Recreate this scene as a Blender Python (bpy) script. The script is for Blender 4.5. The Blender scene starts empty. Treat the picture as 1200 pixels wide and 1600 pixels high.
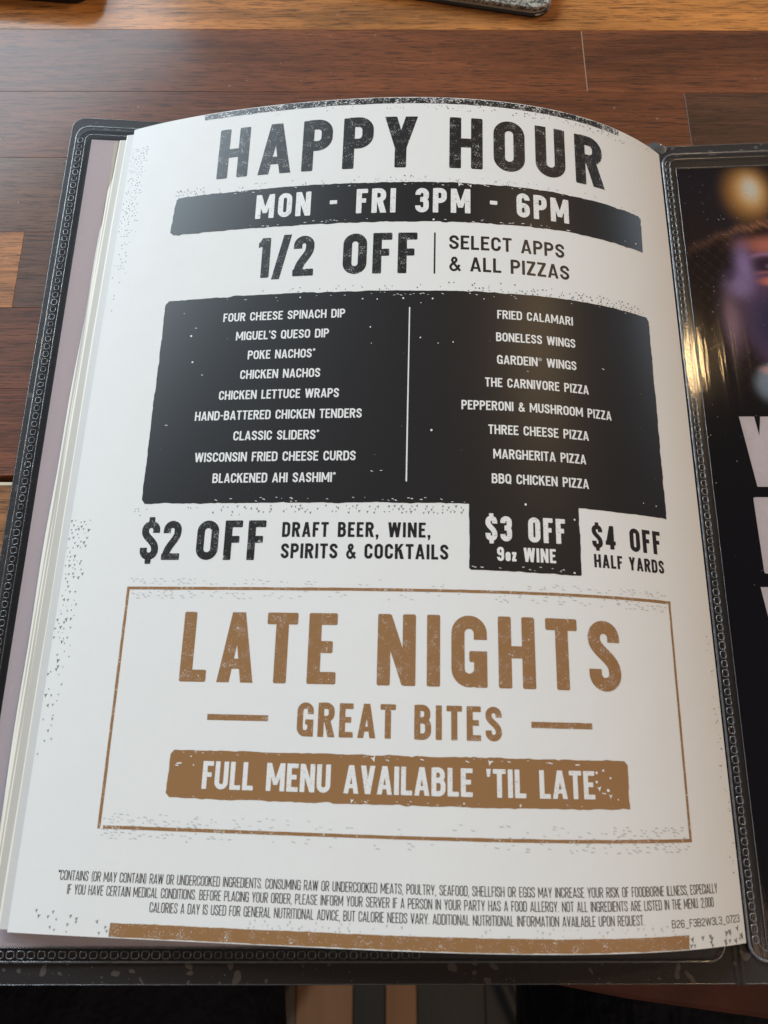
import bpy, bmesh, math, random
import numpy as np
from mathutils import Vector
from mathutils.geometry import delaunay_2d_cdt
random.seed(7); np.random.seed(7)
R = math.radians
scene = bpy.context.scene
FIT = {'f': 1150.3411, 'h': 243.9416, 'pitch': 16.7337, 'roll': 0.124, 'e0x': 109.694, 'e0y': 222.1093, 'e0z': 3.0711, 'e1x': 105.3659, 'e1y': -58.0364, 'e1z': 3.4404, 'psi0': -1.8183, 'psi1': -0.0879, 'psi2': 0.9647, 'p00': 36.7317, 'p01': -9.0106, 'p02': 1.5894, 'p10': -127.5432, 'p11': -10.9649, 'p12': 22.8978, 'p20': 107.0684, 'p21': 15.8759, 'p22': -40.2961, 'p30': -1.8365, 'p31': 70.5504, 'p32': -3.3782, 'p40': -33.4807, 'p41': -44.8915, 'p42': 8.2697}

# ---------------------------------------------------------------- camera (lengths in the tables below are millimetres)
cam = bpy.data.cameras.new('camera'); camo = bpy.data.objects.new('camera', cam); scene.collection.objects.link(camo)
cam.sensor_fit = 'VERTICAL'; cam.sensor_height = 36.0; cam.lens = FIT['f']/1600*36.0
cam.clip_start = 0.01; cam.clip_end = 50
camo.location = (0, 0, FIT['h']/1000)
from mathutils import Matrix
camo.rotation_euler = (Matrix.Rotation(R(FIT['pitch']), 3, 'X') @ Matrix.Rotation(R(FIT['roll']), 3, 'Z')).to_euler()
cam.dof.use_dof = True; cam.dof.focus_distance = 0.262; cam.dof.aperture_fstop = 15
scene.camera = camo
# ---------------------------------------------------------------- light
w = bpy.data.worlds.new('World'); scene.world = w; w.use_nodes = True
w.node_tree.nodes['Background'].inputs[0].default_value = (0.80, 0.74, 0.68, 1)
w.node_tree.nodes['Background'].inputs[1].default_value = 0.15
def area(name, loc, target, sx, sy, power, col):
    l = bpy.data.lights.new(name, 'AREA'); l.shape = 'RECTANGLE'; l.size = sx; l.size_y = sy; l.energy = power; l.color = col
    o = bpy.data.objects.new(name, l); scene.collection.objects.link(o); o.location = loc
    o.rotation_euler = (Vector(target)-Vector(loc)).to_track_quat('-Z', 'Y').to_euler(); return o
area('window_light', (-1.40, 1.50, 1.17), (0, .08, 0), 1.9, 0.78, 74, (0.73, 0.885, 1.0))
area('added_warm_fill_behind', (1.25, -0.75, 1.45), (0, .08, 0), 1.1, 1.1, 8.5, (1.0, 0.66, 0.42))  # added warm fill behind the camera, standing in for ambient room light
area('far_window_light', (1.9, 1.45, 0.42), (.1, .1, 0), 0.9, 0.5, 7, (0.72, 0.86, 1.0))
bl = bpy.data.lights.new('pendant_lamp_light', 'POINT'); bl.energy = 13; bl.color = (1.0, 0.66, 0.32); bl.shadow_soft_size = 0.07
blo = bpy.data.objects.new('pendant_lamp_light', bl); scene.collection.objects.link(blo); blo.location = (0.60, 0.745, 1.17)
scene.view_settings.view_transform = 'Standard'; scene.view_settings.look = 'None'; scene.view_settings.exposure = 0; scene.view_settings.gamma = 1
scene.cycles.max_bounces = 8; scene.cycles.transparent_max_bounces = 12

# ---------------------------------------------------------------- helpers
def lin(r, g, b):
    f = lambda c: (c/255/12.92) if c/255 <= .04045 else ((c/255+.055)/1.055)**2.4
    return (f(r), f(g), f(b), 1)
ROOTLOC = {}
def root(name, loc, label, cat, group=None):
    o = bpy.data.objects.new(name, None); scene.collection.objects.link(o); o.location = [c/1000 for c in loc]
    o.empty_display_size = .02
    o['label'] = label; o['category'] = cat
    if group: o['group'] = group
    ROOTLOC[o.name] = loc; return o
def topof(p):
    while p.parent: p = p.parent
    return p
def mk(name, V, F, mat, parent=None, smooth=False, uv=None, normals=None, label=None, kind=None, loc=None, col=None):
    V = np.asarray(V, float).reshape(-1, 3)
    off = np.array(ROOTLOC[topof(parent).name]) if parent else np.array(loc if loc is not None else (0, 0, 0))
    me = bpy.data.meshes.new(name); me.from_pydata(((V-off)/1000).tolist(), [], [tuple(int(i) for i in f) for f in F]); me.update()
    if uv is not None:
        ul = me.uv_layers.new(name='UVMap'); vi = np.empty(len(me.loops), int); me.loops.foreach_get('vertex_index', vi)
        ul.data.foreach_set('uv', np.asarray(uv, float)[vi].ravel())
    if col is not None:
        ca = me.color_attributes.new('print', 'FLOAT_COLOR', 'POINT'); ca.data.foreach_set('color', np.asarray(col, float).ravel())
    if smooth or normals is not None: me.polygons.foreach_set('use_smooth', [True]*len(me.polygons))
    if normals is not None: me.normals_split_custom_set_from_vertices([tuple(n) for n in normals])
    if mat: me.materials.append(mat)
    o = bpy.data.objects.new(name, me); scene.collection.objects.link(o)
    if parent: o.parent = parent
    else: o.location = off/1000; ROOTLOC[o.name] = tuple(off)
    if label: o['label'] = label
    if kind: o['kind'] = kind
    return o
def inst(src, parent, loc_mm, rotz=0, rot=None):
    o = bpy.data.objects.new(src.name.split('.')[0], src.data); scene.collection.objects.link(o); o.parent = parent
    off = ROOTLOC[topof(parent).name]
    o.location = [(loc_mm[i]-off[i])/1000 for i in range(3)]; o.rotation_euler = rot or (0, 0, rotz); return o

# ---------------------------------------------------------------- materials
class M:
    def __init__(s, name):
        s.m = bpy.data.materials.new(name); s.m.use_nodes = True; s.t = s.m.node_tree; s.N = s.t.nodes; s.L = s.t.links
        s.b = s.N['Principled BSDF']; s.out = s.N['Material Output']
    def n(s, typ, ins=None, **kw):
        nd = s.N.new(typ)
        for k, v in kw.items(): setattr(nd, k, v)
        for k, v in (ins or {}).items():
            if isinstance(v, bpy.types.NodeSocket): s.L.new(v, nd.inputs[k])
            else: nd.inputs[k].default_value = v
        return nd
    def set(s, **kw):
        for k, v in kw.items():
            k = k.replace('_', ' ')
            if isinstance(v, bpy.types.NodeSocket): s.L.new(v, s.b.inputs[k])
            else: s.b.inputs[k].default_value = v
        return s
    def math(s, op, a, b=0.5, c=0.5, clamp=False):
        nd = s.N.new('ShaderNodeMath'); nd.operation = op; nd.use_clamp = clamp
        for i, v in enumerate((a, b, c)):
            if isinstance(v, bpy.types.NodeSocket): s.L.new(v, nd.inputs[i])
            else: nd.inputs[i].default_value = v
        return nd.outputs[0]
    def uv(s, scale=(1, 1, 1), src='UV', loc=(0, 0, 0)):
        tc = s.n('ShaderNodeTexCoord'); mp = s.n('ShaderNodeMapping', {'Vector': tc.outputs[src], 'Scale': scale, 'Location': loc}); return mp.outputs[0]
    def noise(s, vec, scale, detail=2, rough=.5, dist=0):
        return s.n('ShaderNodeTexNoise', {'Vector': vec, 'Scale': scale, 'Detail': detail, 'Roughness': rough, 'Distortion': dist}).outputs['Fac']
    def step(s, x, lo, hi):
        nd = s.n('ShaderNodeMapRange', {'Value': x, 'From Min': lo, 'From Max': hi}); return nd.outputs[0]
    def mix(s, f, a, b):
        nd = s.N.new('ShaderNodeMix'); nd.data_type = 'RGBA'
        for i, v in ((0, f), (6, a), (7, b)):
            if isinstance(v, bpy.types.NodeSocket): s.L.new(v, nd.inputs[i])
            else: nd.inputs[i].default_value = v
        return nd.outputs[2]
    def bump(s, h, strength, dist):
        nd = s.n('ShaderNodeBump', {'Height': h, 'Strength': strength, 'Distance': dist}); s.L.new(nd.outputs[0], s.b.inputs['Normal']); return nd
PAPER = (0.82, 0.815, 0.80, 1)
def paper_mat(name, col=PAPER, rough=.5):
    m = M(name); v = m.uv(); n = m.noise(v, .35, 3); n2 = m.noise(v, 6, 3)
    c = m.mix(n, tuple(x*.97 for x in col[:3])+(1,), col); m.set(Base_Color=c, Roughness=rough)
    m.b.inputs['Specular IOR Level'].default_value = .16
    m.bump(m.math('ADD', n2, m.math('MULTIPLY', m.noise(v, .05, 2), 9)), .16, .00010); sp = m.step(m.noise(v, 1.1, 1), .825, .84); m.L.new(m.mix(m.math('MULTIPLY', sp, .45), c, (.38, .35, .31, 1)), m.b.inputs['Base Color']); m.L.new(m.math('MULTIPLY_ADD', m.noise(v, .12, 4), .3, rough-.15), m.b.inputs['Roughness']); return m.m
def ink_mat(name, col, distress=0, paper=PAPER, rough=.36, lo=.60, hi=.66, spec=.27, fs=1.7):
    m = M(name); v = m.uv()
    n0 = m.noise(v, 4.5, 3)
    c = m.mix(n0, tuple(x*.82 for x in col[:3])+(1,), tuple(min(1, x*1.18) for x in col[:3])+(1,))
    m.set(Roughness=rough)
    if distress:
        a = m.noise(v, fs, 2, .6, .6); cl = m.noise(v, .30, 2, .6)
        k = m.math('ADD', a, m.math('MULTIPLY', m.math('SUBTRACT', cl, .5), .45))
        f = m.math('MULTIPLY', m.step(k, lo, hi), distress, clamp=True)
        c = m.mix(f, c, paper)
    m.set(Base_Color=c); m.b.inputs['Specular IOR Level'].default_value = spec
    m.bump(m.noise(v, 9, 2), .10, .00004)
    return m.m
BLACK = (0.0205, 0.0185, 0.0195, 1); BROWN = lin(153, 114, 76)
m_paper = paper_mat('coated_paper', rough=.6)
m_paper2 = paper_mat('cream_paper', lin(212, 210, 200), .6)
def stack_mat(name, col, dl):
    m = M(name); v = m.uv(); sx = m.n('ShaderNodeSeparateXYZ', {0: v}).outputs[0]
    e = m.math('LESS_THAN', sx, -dl+.45); n = m.noise(v, .5, 3)  # painted highlight: left rim coloured paler, as if the sheet edge caught light
    c = m.mix(e, m.mix(n, tuple(x*.93 for x in col[:3])+(1,), col), (.90, .87, .78, 1)); m.set(Base_Color=c, Roughness=.55); return m.m
m_ink = ink_mat('black_ink', BLACK)
m_ink_d = ink_mat('black_ink_worn', BLACK, .9, lo=.655, hi=.69, fs=3.2)
m_brown = ink_mat('brown_ink', BROWN)
m_brown_d = ink_mat('brown_ink_worn', BROWN, .95, lo=.655, hi=.69, fs=3.2)
m_brown_l = ink_mat('brown_ink_line', BROWN, .55, lo=.60, hi=.66)
m_white = ink_mat('unprinted_lettering', PAPER, 0, rough=.45)
m_white_d = ink_mat('unprinted_lettering_worn', PAPER, .45, paper=(.18, .18, .18, 1), lo=.57, hi=.66, rough=.45)
m_white_b = ink_mat('unprinted_lettering_on_brown', PAPER, .35, paper=lin(160, 140, 118), lo=.57, hi=.66, rough=.45)
m_half = ink_mat('grey_halftone_ink', lin(120, 122, 122))
m_half_l = ink_mat('pale_halftone_ink', lin(192, 195, 193))

# ---------------------------------------------------------------- the curved page as a surface (u from the left edge, v from the top edge)
PW, PH = 215.9, 279.4
_g, _w = np.polynomial.legendre.leggauss(10)
def page_pt(u, v):
    u = np.asarray(u, float); v = np.asarray(v, float); t = v/PH; s = np.minimum(PW-u, PW); ext = np.maximum(-u, 0)
    F = FIT
    ex = F['e0x']+(F['e1x']-F['e0x'])*t; ey = F['e0y']+(F['e1y']-F['e0y'])*t; ez = F['e0z']+(F['e1z']-F['e0z'])*t
    psi = np.radians(F['psi0']+F['psi1']*t+F['psi2']*t*t)
    X = 0; Z = 0
    def phi(q):
        ph = 0
        for i in range(5): ph = ph+(F['p%d0' % i]+F['p%d1' % i]*t+F['p%d2' % i]*t*t)*q**i
        return np.radians(ph)
    for gi, wi in zip(_g, _w):
        ph = phi(s*(gi+1)/2/PW)
        X = X+np.cos(ph)*wi*s/2; Z = Z+np.sin(ph)*wi*s/2
    pe = phi(1.0)
    X = X+ext*np.cos(pe/2); Z = Z+np.sin(pe)*5*(1-np.exp(-ext/5))*.6
    return np.stack([ex-X*np.cos(psi), ey-X*np.sin(psi), ez+Z], -1)
def page_nrm(u, v):
    a = page_pt(u+.25, v)-page_pt(u-.25, v) if np.all(np.asarray(u) < PW-1) and np.all(np.asarray(u) > 1) else page_pt(np.minimum(u+.25, PW), v)-page_pt(u-.25, v)
    b = page_pt(u, v-.25)-page_pt(u, v+.25)
    n = np.cross(a, b); return n/np.linalg.norm(n, axis=-1, keepdims=True)
def page_mesh(name, UV, faces, mat, parent, lift, **kw):
    UV = np.asarray(UV, float); n = page_nrm(UV[:, 0], UV[:, 1]); V = page_pt(UV[:, 0], UV[:, 1])+n*lift
    return mk(name, V, faces, mat, parent, uv=UV, normals=n, **kw)
LIFT1, LIFT2 = .045, .085

def cdt(polys, ugrid=2.0, vgrid=10.0):
    """union of polygons, cut along the page grid so that it follows the curve"""
    vs = []; fs = []
    for p in polys:
        a = 0
        for i in range(len(p)): a += p[i-1][0]*p[i][1]-p[i][0]*p[i-1][1]
        q = list(p) if a > 0 else list(p)[::-1]
        fs.append(list(range(len(vs), len(vs)+len(q)))); vs += [Vector(x) for x in q]
    es = []
    A = np.array([tuple(x) for x in vs]); lo, hi = A.min(0), A.max(0)
    if ugrid:
        for k in range(int(math.floor(lo[0]/ugrid))+1, int(math.ceil(hi[0]/ugrid))):
            es.append((len(vs), len(vs)+1)); vs += [Vector((k*ugrid, lo[1]-.5)), Vector((k*ugrid, hi[1]+.5))]
        for k in range(int(math.floor(lo[1]/vgrid))+1, int(math.ceil(hi[1]/vgrid))):
            es.append((len(vs), len(vs)+1)); vs += [Vector((lo[0]-.5, k*vgrid)), Vector((hi[0]+.5, k*vgrid))]
    r = delaunay_2d_cdt(vs, es, fs, 0, 1e-4)
    keep = [f for f, o in zip(r[2], r[5]) if len(o)]
    used = sorted({i for f in keep for i in f}); mp = {i: k for k, i in enumerate(used)}
    return [tuple(r[0][i]) for i in used], [tuple(mp[i] for i in f)[::-1] for f in keep]   # v runs down the page

# ---------------------------------------------------------------- the condensed lettering, drawn stroke by stroke (unit cap height, y up)
def rect(x0, y0, x1, y1, c=.022):
    c = min(c, (x1-x0)*.3, (y1-y0)*.3); o = []
    for cx, cy, a in ((x1-c, y1-c, 0), (x0+c, y1-c, 90), (x0+c, y0+c, 180), (x1-c, y0+c, 270)):
        for d in (0, 45, 90): o.append((cx+c*math.cos(R(a+d)), cy+c*math.sin(R(a+d))))
    return o
def ribbon(pts, s):
    q = [pts[0]]
    for p in pts[1:]:
        if math.hypot(p[0]-q[-1][0], p[1]-q[-1][1]) > 1e-4: q.append(p)
    pts = q
    n = len(pts); Lf = []; Rt = []
    for i in range(n):
        a = pts[max(i-1, 0)]; b = pts[min(i+1, n-1)]; dx, dy = b[0]-a[0], b[1]-a[1]; l = math.hypot(dx, dy) or 1
        nx, ny = -dy/l*s/2, dx/l*s/2; Lf.append((pts[i][0]+nx, pts[i][1]+ny)); Rt.append((pts[i][0]-nx, pts[i][1]-ny))
    out = []
    tri = lambda a, b, c: (b[0]-a[0])*(c[1]-a[1])-(b[1]-a[1])*(c[0]-a[0])
    for i in range(n-1):
        q = [Lf[i], Lf[i+1], Rt[i+1], Rt[i]]
        sg = [tri(q[k-1], q[k], q[(k+1) % 4]) for k in range(4)]
        if min(sg) < 1e-7 and max(sg) > -1e-7 or (min(sg) < 0 < max(sg)):
            a, b = pts[i], pts[i+1]; dx, dy = b[0]-a[0], b[1]-a[1]; l = math.hypot(dx, dy); nx, ny = -dy/l*s/2, dx/l*s/2
            q = [(a[0]+nx, a[1]+ny), (b[0]+nx, b[1]+ny), (b[0]-nx, b[1]-ny), (a[0]-nx, a[1]-ny)]
        out.append(q)
    return out
def arc(cx, cy, r, a0, a1, n=7, ry=None):
    ry = ry or r; return [(cx+r*math.cos(R(a0+(a1-a0)*i/n)), cy+ry*math.sin(R(a0+(a1-a0)*i/n))) for i in range(n+1)]
def bez(a, b, c, d, n=8):
    o = []
    for i in range(1, n):
        t = i/n; k = 1-t; o.append(tuple(k**3*a[j]+3*k*k*t*b[j]+3*k*t*t*c[j]+t**3*d[j] for j in (0, 1)))
    return o
def catmull(p, n=5):
    o = []
    for i in range(len(p)-1):
        a = p[max(i-1, 0)]; b = p[i]; c = p[i+1]; d = p[min(i+2, len(p)-1)]
        for k in range(n):
            t = k/n; o.append(tuple(.5*((2*b[j])+(-a[j]+c[j])*t+(2*a[j]-5*b[j]+4*c[j]-d[j])*t*t+(-a[j]+3*b[j]-3*c[j]+d[j])*t**3) for j in (0, 1)))
    return o+[p[-1]]
WID = dict(A=.54, B=.50, C=.48, D=.50, E=.42, F=.40, G=.50, H=.52, J=.36, K=.52, L=.40, M=.68, N=.54, O=.50, P=.48, Q=.50, R=.51, S=.48, T=.46, U=.50, V=.52, W=.78, X=.52, Y=.52, Z=.44)
WID.update({c: .47 for c in '02345689'}); WID.update({'1': .28, '7': .44, '$': .48, '&': .56, '*': .24, '.': 0, ',': 0, "'": 0, '-': .26, '_': .5, '/': .42, '(': .22, ')': .22, 'o': .34, 'z': .30, '®': .30, ' ': .22})
def glyph(ch, w, s):
    """polygons of one letter, width w, stem s"""
    h = s*.90; r = min(w/2-s/2, .30)                                   # centreline radius
    P = []; A = P.append
    if ch in 'IL' or ch in 'EFHKNMBDPRT': pass
    def ring(x0, y0, x1, y1, s_=s):
        r_ = min((x1-x0)/2, (y1-y0)/2)-s_/2; r_ = min(r_, .3)
        cxl, cxr = x0+s_/2+r_, x1-s_/2-r_; cyb, cyt = y0+s_/2+r_, y1-s_/2-r_
        top = arc(cxr, cyt, r_, 0, 90)+arc(cxl, cyt, r_, 90, 180); bot = arc(cxl, cyb, r_, 180, 270)+arc(cxr, cyb, r_, 270, 360)
        m = (cyb+cyt)/2
        P.extend(ribbon([(x1-s_/2, m-.001)]+top+[(x0+s_/2, m-.001)], s_)); P.extend(ribbon([(x0+s_/2, m+.001)]+bot+[(x1-s_/2, m+.001)], s_))
    if ch in '0O': ring(0, 0, w, 1)
    elif ch == 'Q': ring(0, 0, w, 1); A([(w*.5, .26), (w*.5+s*.9, .26), (w+.02, 0-.02), (w-s*.9, 0-.02)])
    elif ch == 'o': ring(0, 0, w, .66, s*.9)
    elif ch == 'z': A(rect(0, 0, w, h)); A(rect(0, .66-h, w, .66)); A([(0, h*.8), (s*1.1, h*.8), (w, .66-h*.8), (w-s*1.1, .66-h*.8)])
    elif ch == 'C' or ch == 'G':
        pts = [(w-s/2, min(.66, 1-s/2-r-.02))]+arc(w-s/2-r, 1-s/2-r, r, 0, 90)+arc(s/2+r, 1-s/2-r, r, 90, 180)+arc(s/2+r, s/2+r, r, 180, 270)+arc(w-s/2-r, s/2+r, r, 270, 360)
        P.extend(ribbon(pts+[(w-s/2, max(.36, s/2+r+.02) if ch == 'C' else .50)], s))
        if ch == 'G': A(rect(w*.50, .50-h*.9, w, .50)); A(rect(w-s, 0, w, .4))
    elif ch in 'DPRB':
        A(rect(0, 0, s, 1))
        def bowl(y0, y1, ww):
            rr = min(ww/2, (y1-y0)/2)-s/2; rr = max(min(rr, .26), .03)
            pts = [(s*.5, y1-h/2), (ww-s/2-rr, y1-h/2)]+arc(ww-s/2-rr, y1-h/2-rr, rr, 90, 0)[1:]+arc(ww-s/2-rr, y0+h/2+rr, rr, 0, -90)+[(s*.5, y0+h/2)]
            P.extend(ribbon(pts, s))
        if ch == 'D': bowl(0, 1, w)
        elif ch == 'P': bowl(.40, 1, w)
        elif ch == 'R': bowl(.44, 1, w*.98); A([(w*.36, .48), (w*.36+s*1.1, .48), (w+.01, 0), (w-s*1.1, 0)])
        else: bowl(.47, 1, w*.95); bowl(0, .47+h, w)
    elif ch in 'EFL':
        A(rect(0, 0, s, 1))
        if ch in 'EF': A(rect(0, 1-h, w, 1)); A(rect(0, .5-h*.4, w*.86, .5+h*.6))
        if ch in 'EL': A(rect(0, 0, w, h))
    elif ch == 'H': A(rect(0, 0, s, 1)); A(rect(w-s, 0, w, 1)); A([(s*.5, .5-h/2), (w-s*.5, .5-h/2), (w-s*.5, .5+h/2), (s*.5, .5+h/2)])
    elif ch == 'I': A(rect(0, 0, s, 1))
    elif ch == 'T': A(rect(0, 1-h, w, 1)); A(rect(w/2-s/2, 0, w/2+s/2, 1))
    elif ch == 'U': P.extend(ribbon([(s/2, 1), (s/2, .6)]+arc(s/2+r, s/2+r, r, 180, 270)+arc(w-s/2-r, s/2+r, r, 270, 360)+[(w-s/2, .6), (w-s/2, 1)], s))
    elif ch == 'J': P.extend(ribbon([(s/2, .3)]+arc(s/2+r, s/2+r, r, 180, 270)+arc(w-s/2-r, s/2+r, r, 270, 360)+[(w-s/2, 1)], s))
    elif ch == 'A':
        k = s*.98; A([(0, 0), (k, 0), (w/2+k*.40, 1), (w/2-k*.54, 1)]); A([(w-k, 0), (w, 0), (w/2+k*.54, 1), (w/2-k*.40, 1)])
        A([(w*.2, .19), (w*.8, .19), (w*.76, .19+h*.85), (w*.24, .19+h*.85)])
    elif ch == 'V':
        k = s*1.06; A([(0, 1), (w/2-k*.52, 0), (w/2+k*.48, 0), (k, 1)]); A([(w, 1), (w-k, 1), (w/2-k*.48, 0), (w/2+k*.52, 0)])
    elif ch == 'W':
        k = s*1.03; q = w*.27; A([(0, 1), (k, 1), (q+k*.5, 0), (q-k*.5, 0)]); A([(w/2-k*.5, 1), (w/2+k*.5, 1), (q+k*.5, 0), (q-k*.5, 0)])
        A([(w/2-k*.5, 1), (w/2+k*.5, 1), (w-q+k*.5, 0), (w-q-k*.5, 0)]); A([(w-k, 1), (w, 1), (w-q+k*.5, 0), (w-q-k*.5, 0)])
    elif ch == 'M':
        A(rect(0, 0, s, 1)); A(rect(w-s, 0, w, 1)); k = s*.95
        A([(0.01, .99), (k*1.1, .99), (w/2+k*.42, .22), (w/2-k*.42, .22)]); A([(w-.01, .99), (w-k*1.1, .99), (w/2-k*.42, .22), (w/2+k*.42, .22)])
    elif ch == 'N': A(rect(0, 0, s, 1)); A(rect(w-s, 0, w, 1)); A([(.01, .99), (s*1.05, .99), (w-.01, .01), (w-s*1.05, .01)])
    elif ch == 'K': A(rect(0, 0, s, 1)); A([(s*.6, .34), (s*.6, .60), (w-s*1.15, 1), (w-.01, 1)]); A([(s*1.2, .56), (s*2.2, .66), (w+.01, 0), (w-s*1.2, 0)])
    elif ch == 'X': k = s*1.1; A([(0, 0), (k, 0), (w, 1), (w-k, 1)]); A([(w-k, 0), (w, 0), (k, 1), (0, 1)])
    elif ch == 'Y': k = s*1.05; A(rect(w/2-s/2, 0, w/2+s/2, .48)); A([(0, 1), (k, 1), (w/2+s*.5, .38), (w/2-s*.5, .38)]); A([(w, 1), (w-k, 1), (w/2-s*.5, .38), (w/2+s*.5, .38)])
    elif ch == 'Z': A(rect(0, 0, w, h)); A(rect(0, 1-h, w, 1)); A([(0, h*.8), (s*1.15, h*.8), (w, 1-h*.8), (w-s*1.15, 1-h*.8)])
    elif ch in 'S$':
        rr = min(w/2-s/2, .24)
        yt = 1-s/2-rr; yb = s/2+rr; pts = [(w-s/2, min(.69, yt-.03))]+arc(w-s/2-rr, yt, rr, 0, 90)+arc(s/2+rr, yt, rr, 90, 180)
        a = (s/2, min(.735, yt-.005)); d = (w-s/2, max(.27, yb+.005)); pts += [a]+bez(a, (s/2, .56), (w-s/2, .48), d, 9)+[d]
        pts += arc(w-s/2-rr, s/2+rr, rr, 0, -90)+arc(s/2+rr, s/2+rr, rr, 270, 180)+[(s/2, max(.31, yb+.03))]
        P.extend(ribbon(pts, s))
        if ch == '$': A(rect(w/2-s*.42, -.10, w/2+s*.42, .08)); A(rect(w/2-s*.42, .92, w/2+s*.42, 1.10))
    elif ch == '2':
        rr = min(w/2-s/2, .24); yt = 1-s/2-rr; a = (w-s/2, min(.70, yt-.005)); d = (s*.62, h*.6)
        P.extend(ribbon([(s/2, min(.68, yt-.02))]+arc(s/2+rr, 1-s/2-rr, rr, 180, 90)+arc(w-s/2-rr, 1-s/2-rr, rr, 90, 0)+[a]+bez(a, (w-s/2, .50), (s*.62, .36), d, 8)+[d], s)); A(rect(0, 0, w, h))
    elif ch == '3':
        rr = min(w/2-s/2, .20)
        rr = min(rr, (1-s/2-.53)/2-.002, (.53-s/2)/2-.002)
        P.extend(ribbon([(s/2, min(.72, 1-s/2-rr-.03))]+arc(s/2+rr, 1-s/2-rr, rr, 180, 90)+arc(w-s/2-rr, 1-s/2-rr, rr, 90, 0)+arc(w-s/2-rr, .53+rr, rr, 0, -90)+[(w*.36, .53)], s))
        P.extend(ribbon([(w*.36, .53)]+arc(w-s/2-rr, .53-rr, rr, 90, 0)+arc(w-s/2-rr, s/2+rr, rr, 0, -90)+arc(s/2+rr, s/2+rr, rr, 270, 180)+[(s/2, max(.28, s/2+rr+.03))], s))
    elif ch == '4':
        x = w*.84; A(rect(x-s, 0, x, 1)); A(rect(0, .18, w, .18+h)); A([(0, .20), (s*.95, .20), (x-s*.05, .99), (x-s, .99)])
    elif ch in '69':
        rr = min(w/2-s/2, .24)
        pr = []
        pr += ribbon([(w-s/2, min(.72, 1-s/2-rr-.03))]+arc(w-s/2-rr, 1-s/2-rr, rr, 0, 90)+arc(s/2+rr, 1-s/2-rr, rr, 90, 180)+[(s/2, .3)], s)
        sv = list(P); P.clear(); ring(0, 0, w, .60); pr += list(P); P.clear(); P.extend(sv)
        if ch == '9': pr = [[(w-x, 1-y) for x, y in q] for q in pr]
        P.extend(pr)
    elif ch == '7': A(rect(0, 1-h, w, 1)); A([(w*.18, 0), (w*.18+s*1.1, 0), (w, 1-h*.9), (w-s*1.1, 1-h*.9)])
    elif ch == '8': ring(0, 0, w, .54+h/2); ring(w*.04, .54-h/2, w*.96, 1)
    elif ch == '5':
        rr = min(w/2-s/2, .22); A(rect(0, 1-h, w*.92, 1)); A(rect(0, .5, s, 1))
        P.extend(ribbon([(s*.5, .60)]+arc(w-s/2-rr, .60-rr, rr, 90, 0)+arc(w-s/2-rr, s/2+rr, rr, 0, -90)+arc(s/2+rr, s/2+rr, rr, 270, 180)+[(s/2, .28)], s))
    elif ch == '1': A(rect(w-s, 0, w, 1)); A([(0, .76), (w-s*.5, .80), (w-s*.5, 1), (w-s, 1), (w-s*1.3, .90), (0, .88)])
    elif ch == '&':
        k = s*.86
        pts = catmull([(w-.02, .02), (w*.66, .30), (w*.34, .62), (w*.28, .80), (w*.46, .94), (w*.64, .80), (w*.54, .64), (w*.22, .44), (w*.13, .24), (w*.30, .07), (w*.56, .08), (w*.80, .28), (w*.88, .44)])
        P.extend(ribbon(pts, k))
    elif ch == '*':
        for a in (90, 30, 150):
            c, d = math.cos(R(a)), math.sin(R(a)); q = .15; t = .035; cx, cy = w/2, .88
            A([(cx+c*q-d*t, cy+d*q+c*t), (cx-c*q-d*t, cy-d*q+c*t), (cx-c*q+d*t, cy-d*q-c*t), (cx+c*q+d*t, cy+d*q-c*t)])
    elif ch == '®':
        q = .17; cx, cy = w/2, .80
        pts = arc(cx, cy, q, 0, 360, 12); P.extend(ribbon(pts, .035))
        A([(cx-.06, cy-.09), (cx-.03, cy-.09), (cx-.03, cy+.09), (cx-.06, cy+.09)]); P.extend(ribbon([(cx-.05, cy+.08), (cx+.03, cy+.08), (cx+.05, cy+.04), (cx+.03, cy), (cx-.05, cy)], .03)); A([(cx, cy), (cx+.03, cy), (cx+.07, cy-.09), (cx+.035, cy-.09)])
    elif ch == '.': A(rect(0, 0, s*.95, s*.95))
    elif ch == ',': A(rect(0, 0, s*.95, s*.95)); A([(s*.25, .02), (s*.95, .02), (s*.55, -.16), (s*.1, -.16)])
    elif ch == "'": A([(0, 1), (s*.95, 1), (s*.75, .72), (s*.2, .72)])
    elif ch == '-': A(rect(0, .42, w, .42+h*.9))
    elif ch == '_': A(rect(0, -.12, w, -.06))
    elif ch == '/': A([(0, -.05), (s*.95, -.05), (w, 1.05), (w-s*.95, 1.05)])
    elif ch in '()':
        pts = arc(w+.12, .48, w+.05, 125, 235, 8, .68); pts = [(x, y) for x, y in pts]
        if ch == ')': pts = [(w-x, y) for x, y in pts]
        P.extend(ribbon(pts, s*.8))
    return P
def gw(ch, cond, s):
    if ch == 'I': return s
    if ch in '.,\'': return s*.95
    w0 = WID[ch]*cond
    if ch in 'MW': w0 = max(w0, s*3.3)
    return w0
def layout(txt, u0, u1, h, s, track, space):
    """find the condensation that makes txt fill u0..u1 at cap height h"""
    L = (u1-u0)/h
    def tot(c): return sum((space*c if ch == ' ' else gw(ch, c, s)) for ch in txt)+track*(len(txt)-1)
    a, b = .2, 3.
    for _ in range(40):
        m = (a+b)/2
        if tot(m) < L: a = m
        else: b = m
    x = 0; out = []
    for ch in txt:
        wd = space*a if ch == ' ' else gw(ch, a, s)
        out.append((ch, x, wd)); x += wd+track
    return out
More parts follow.
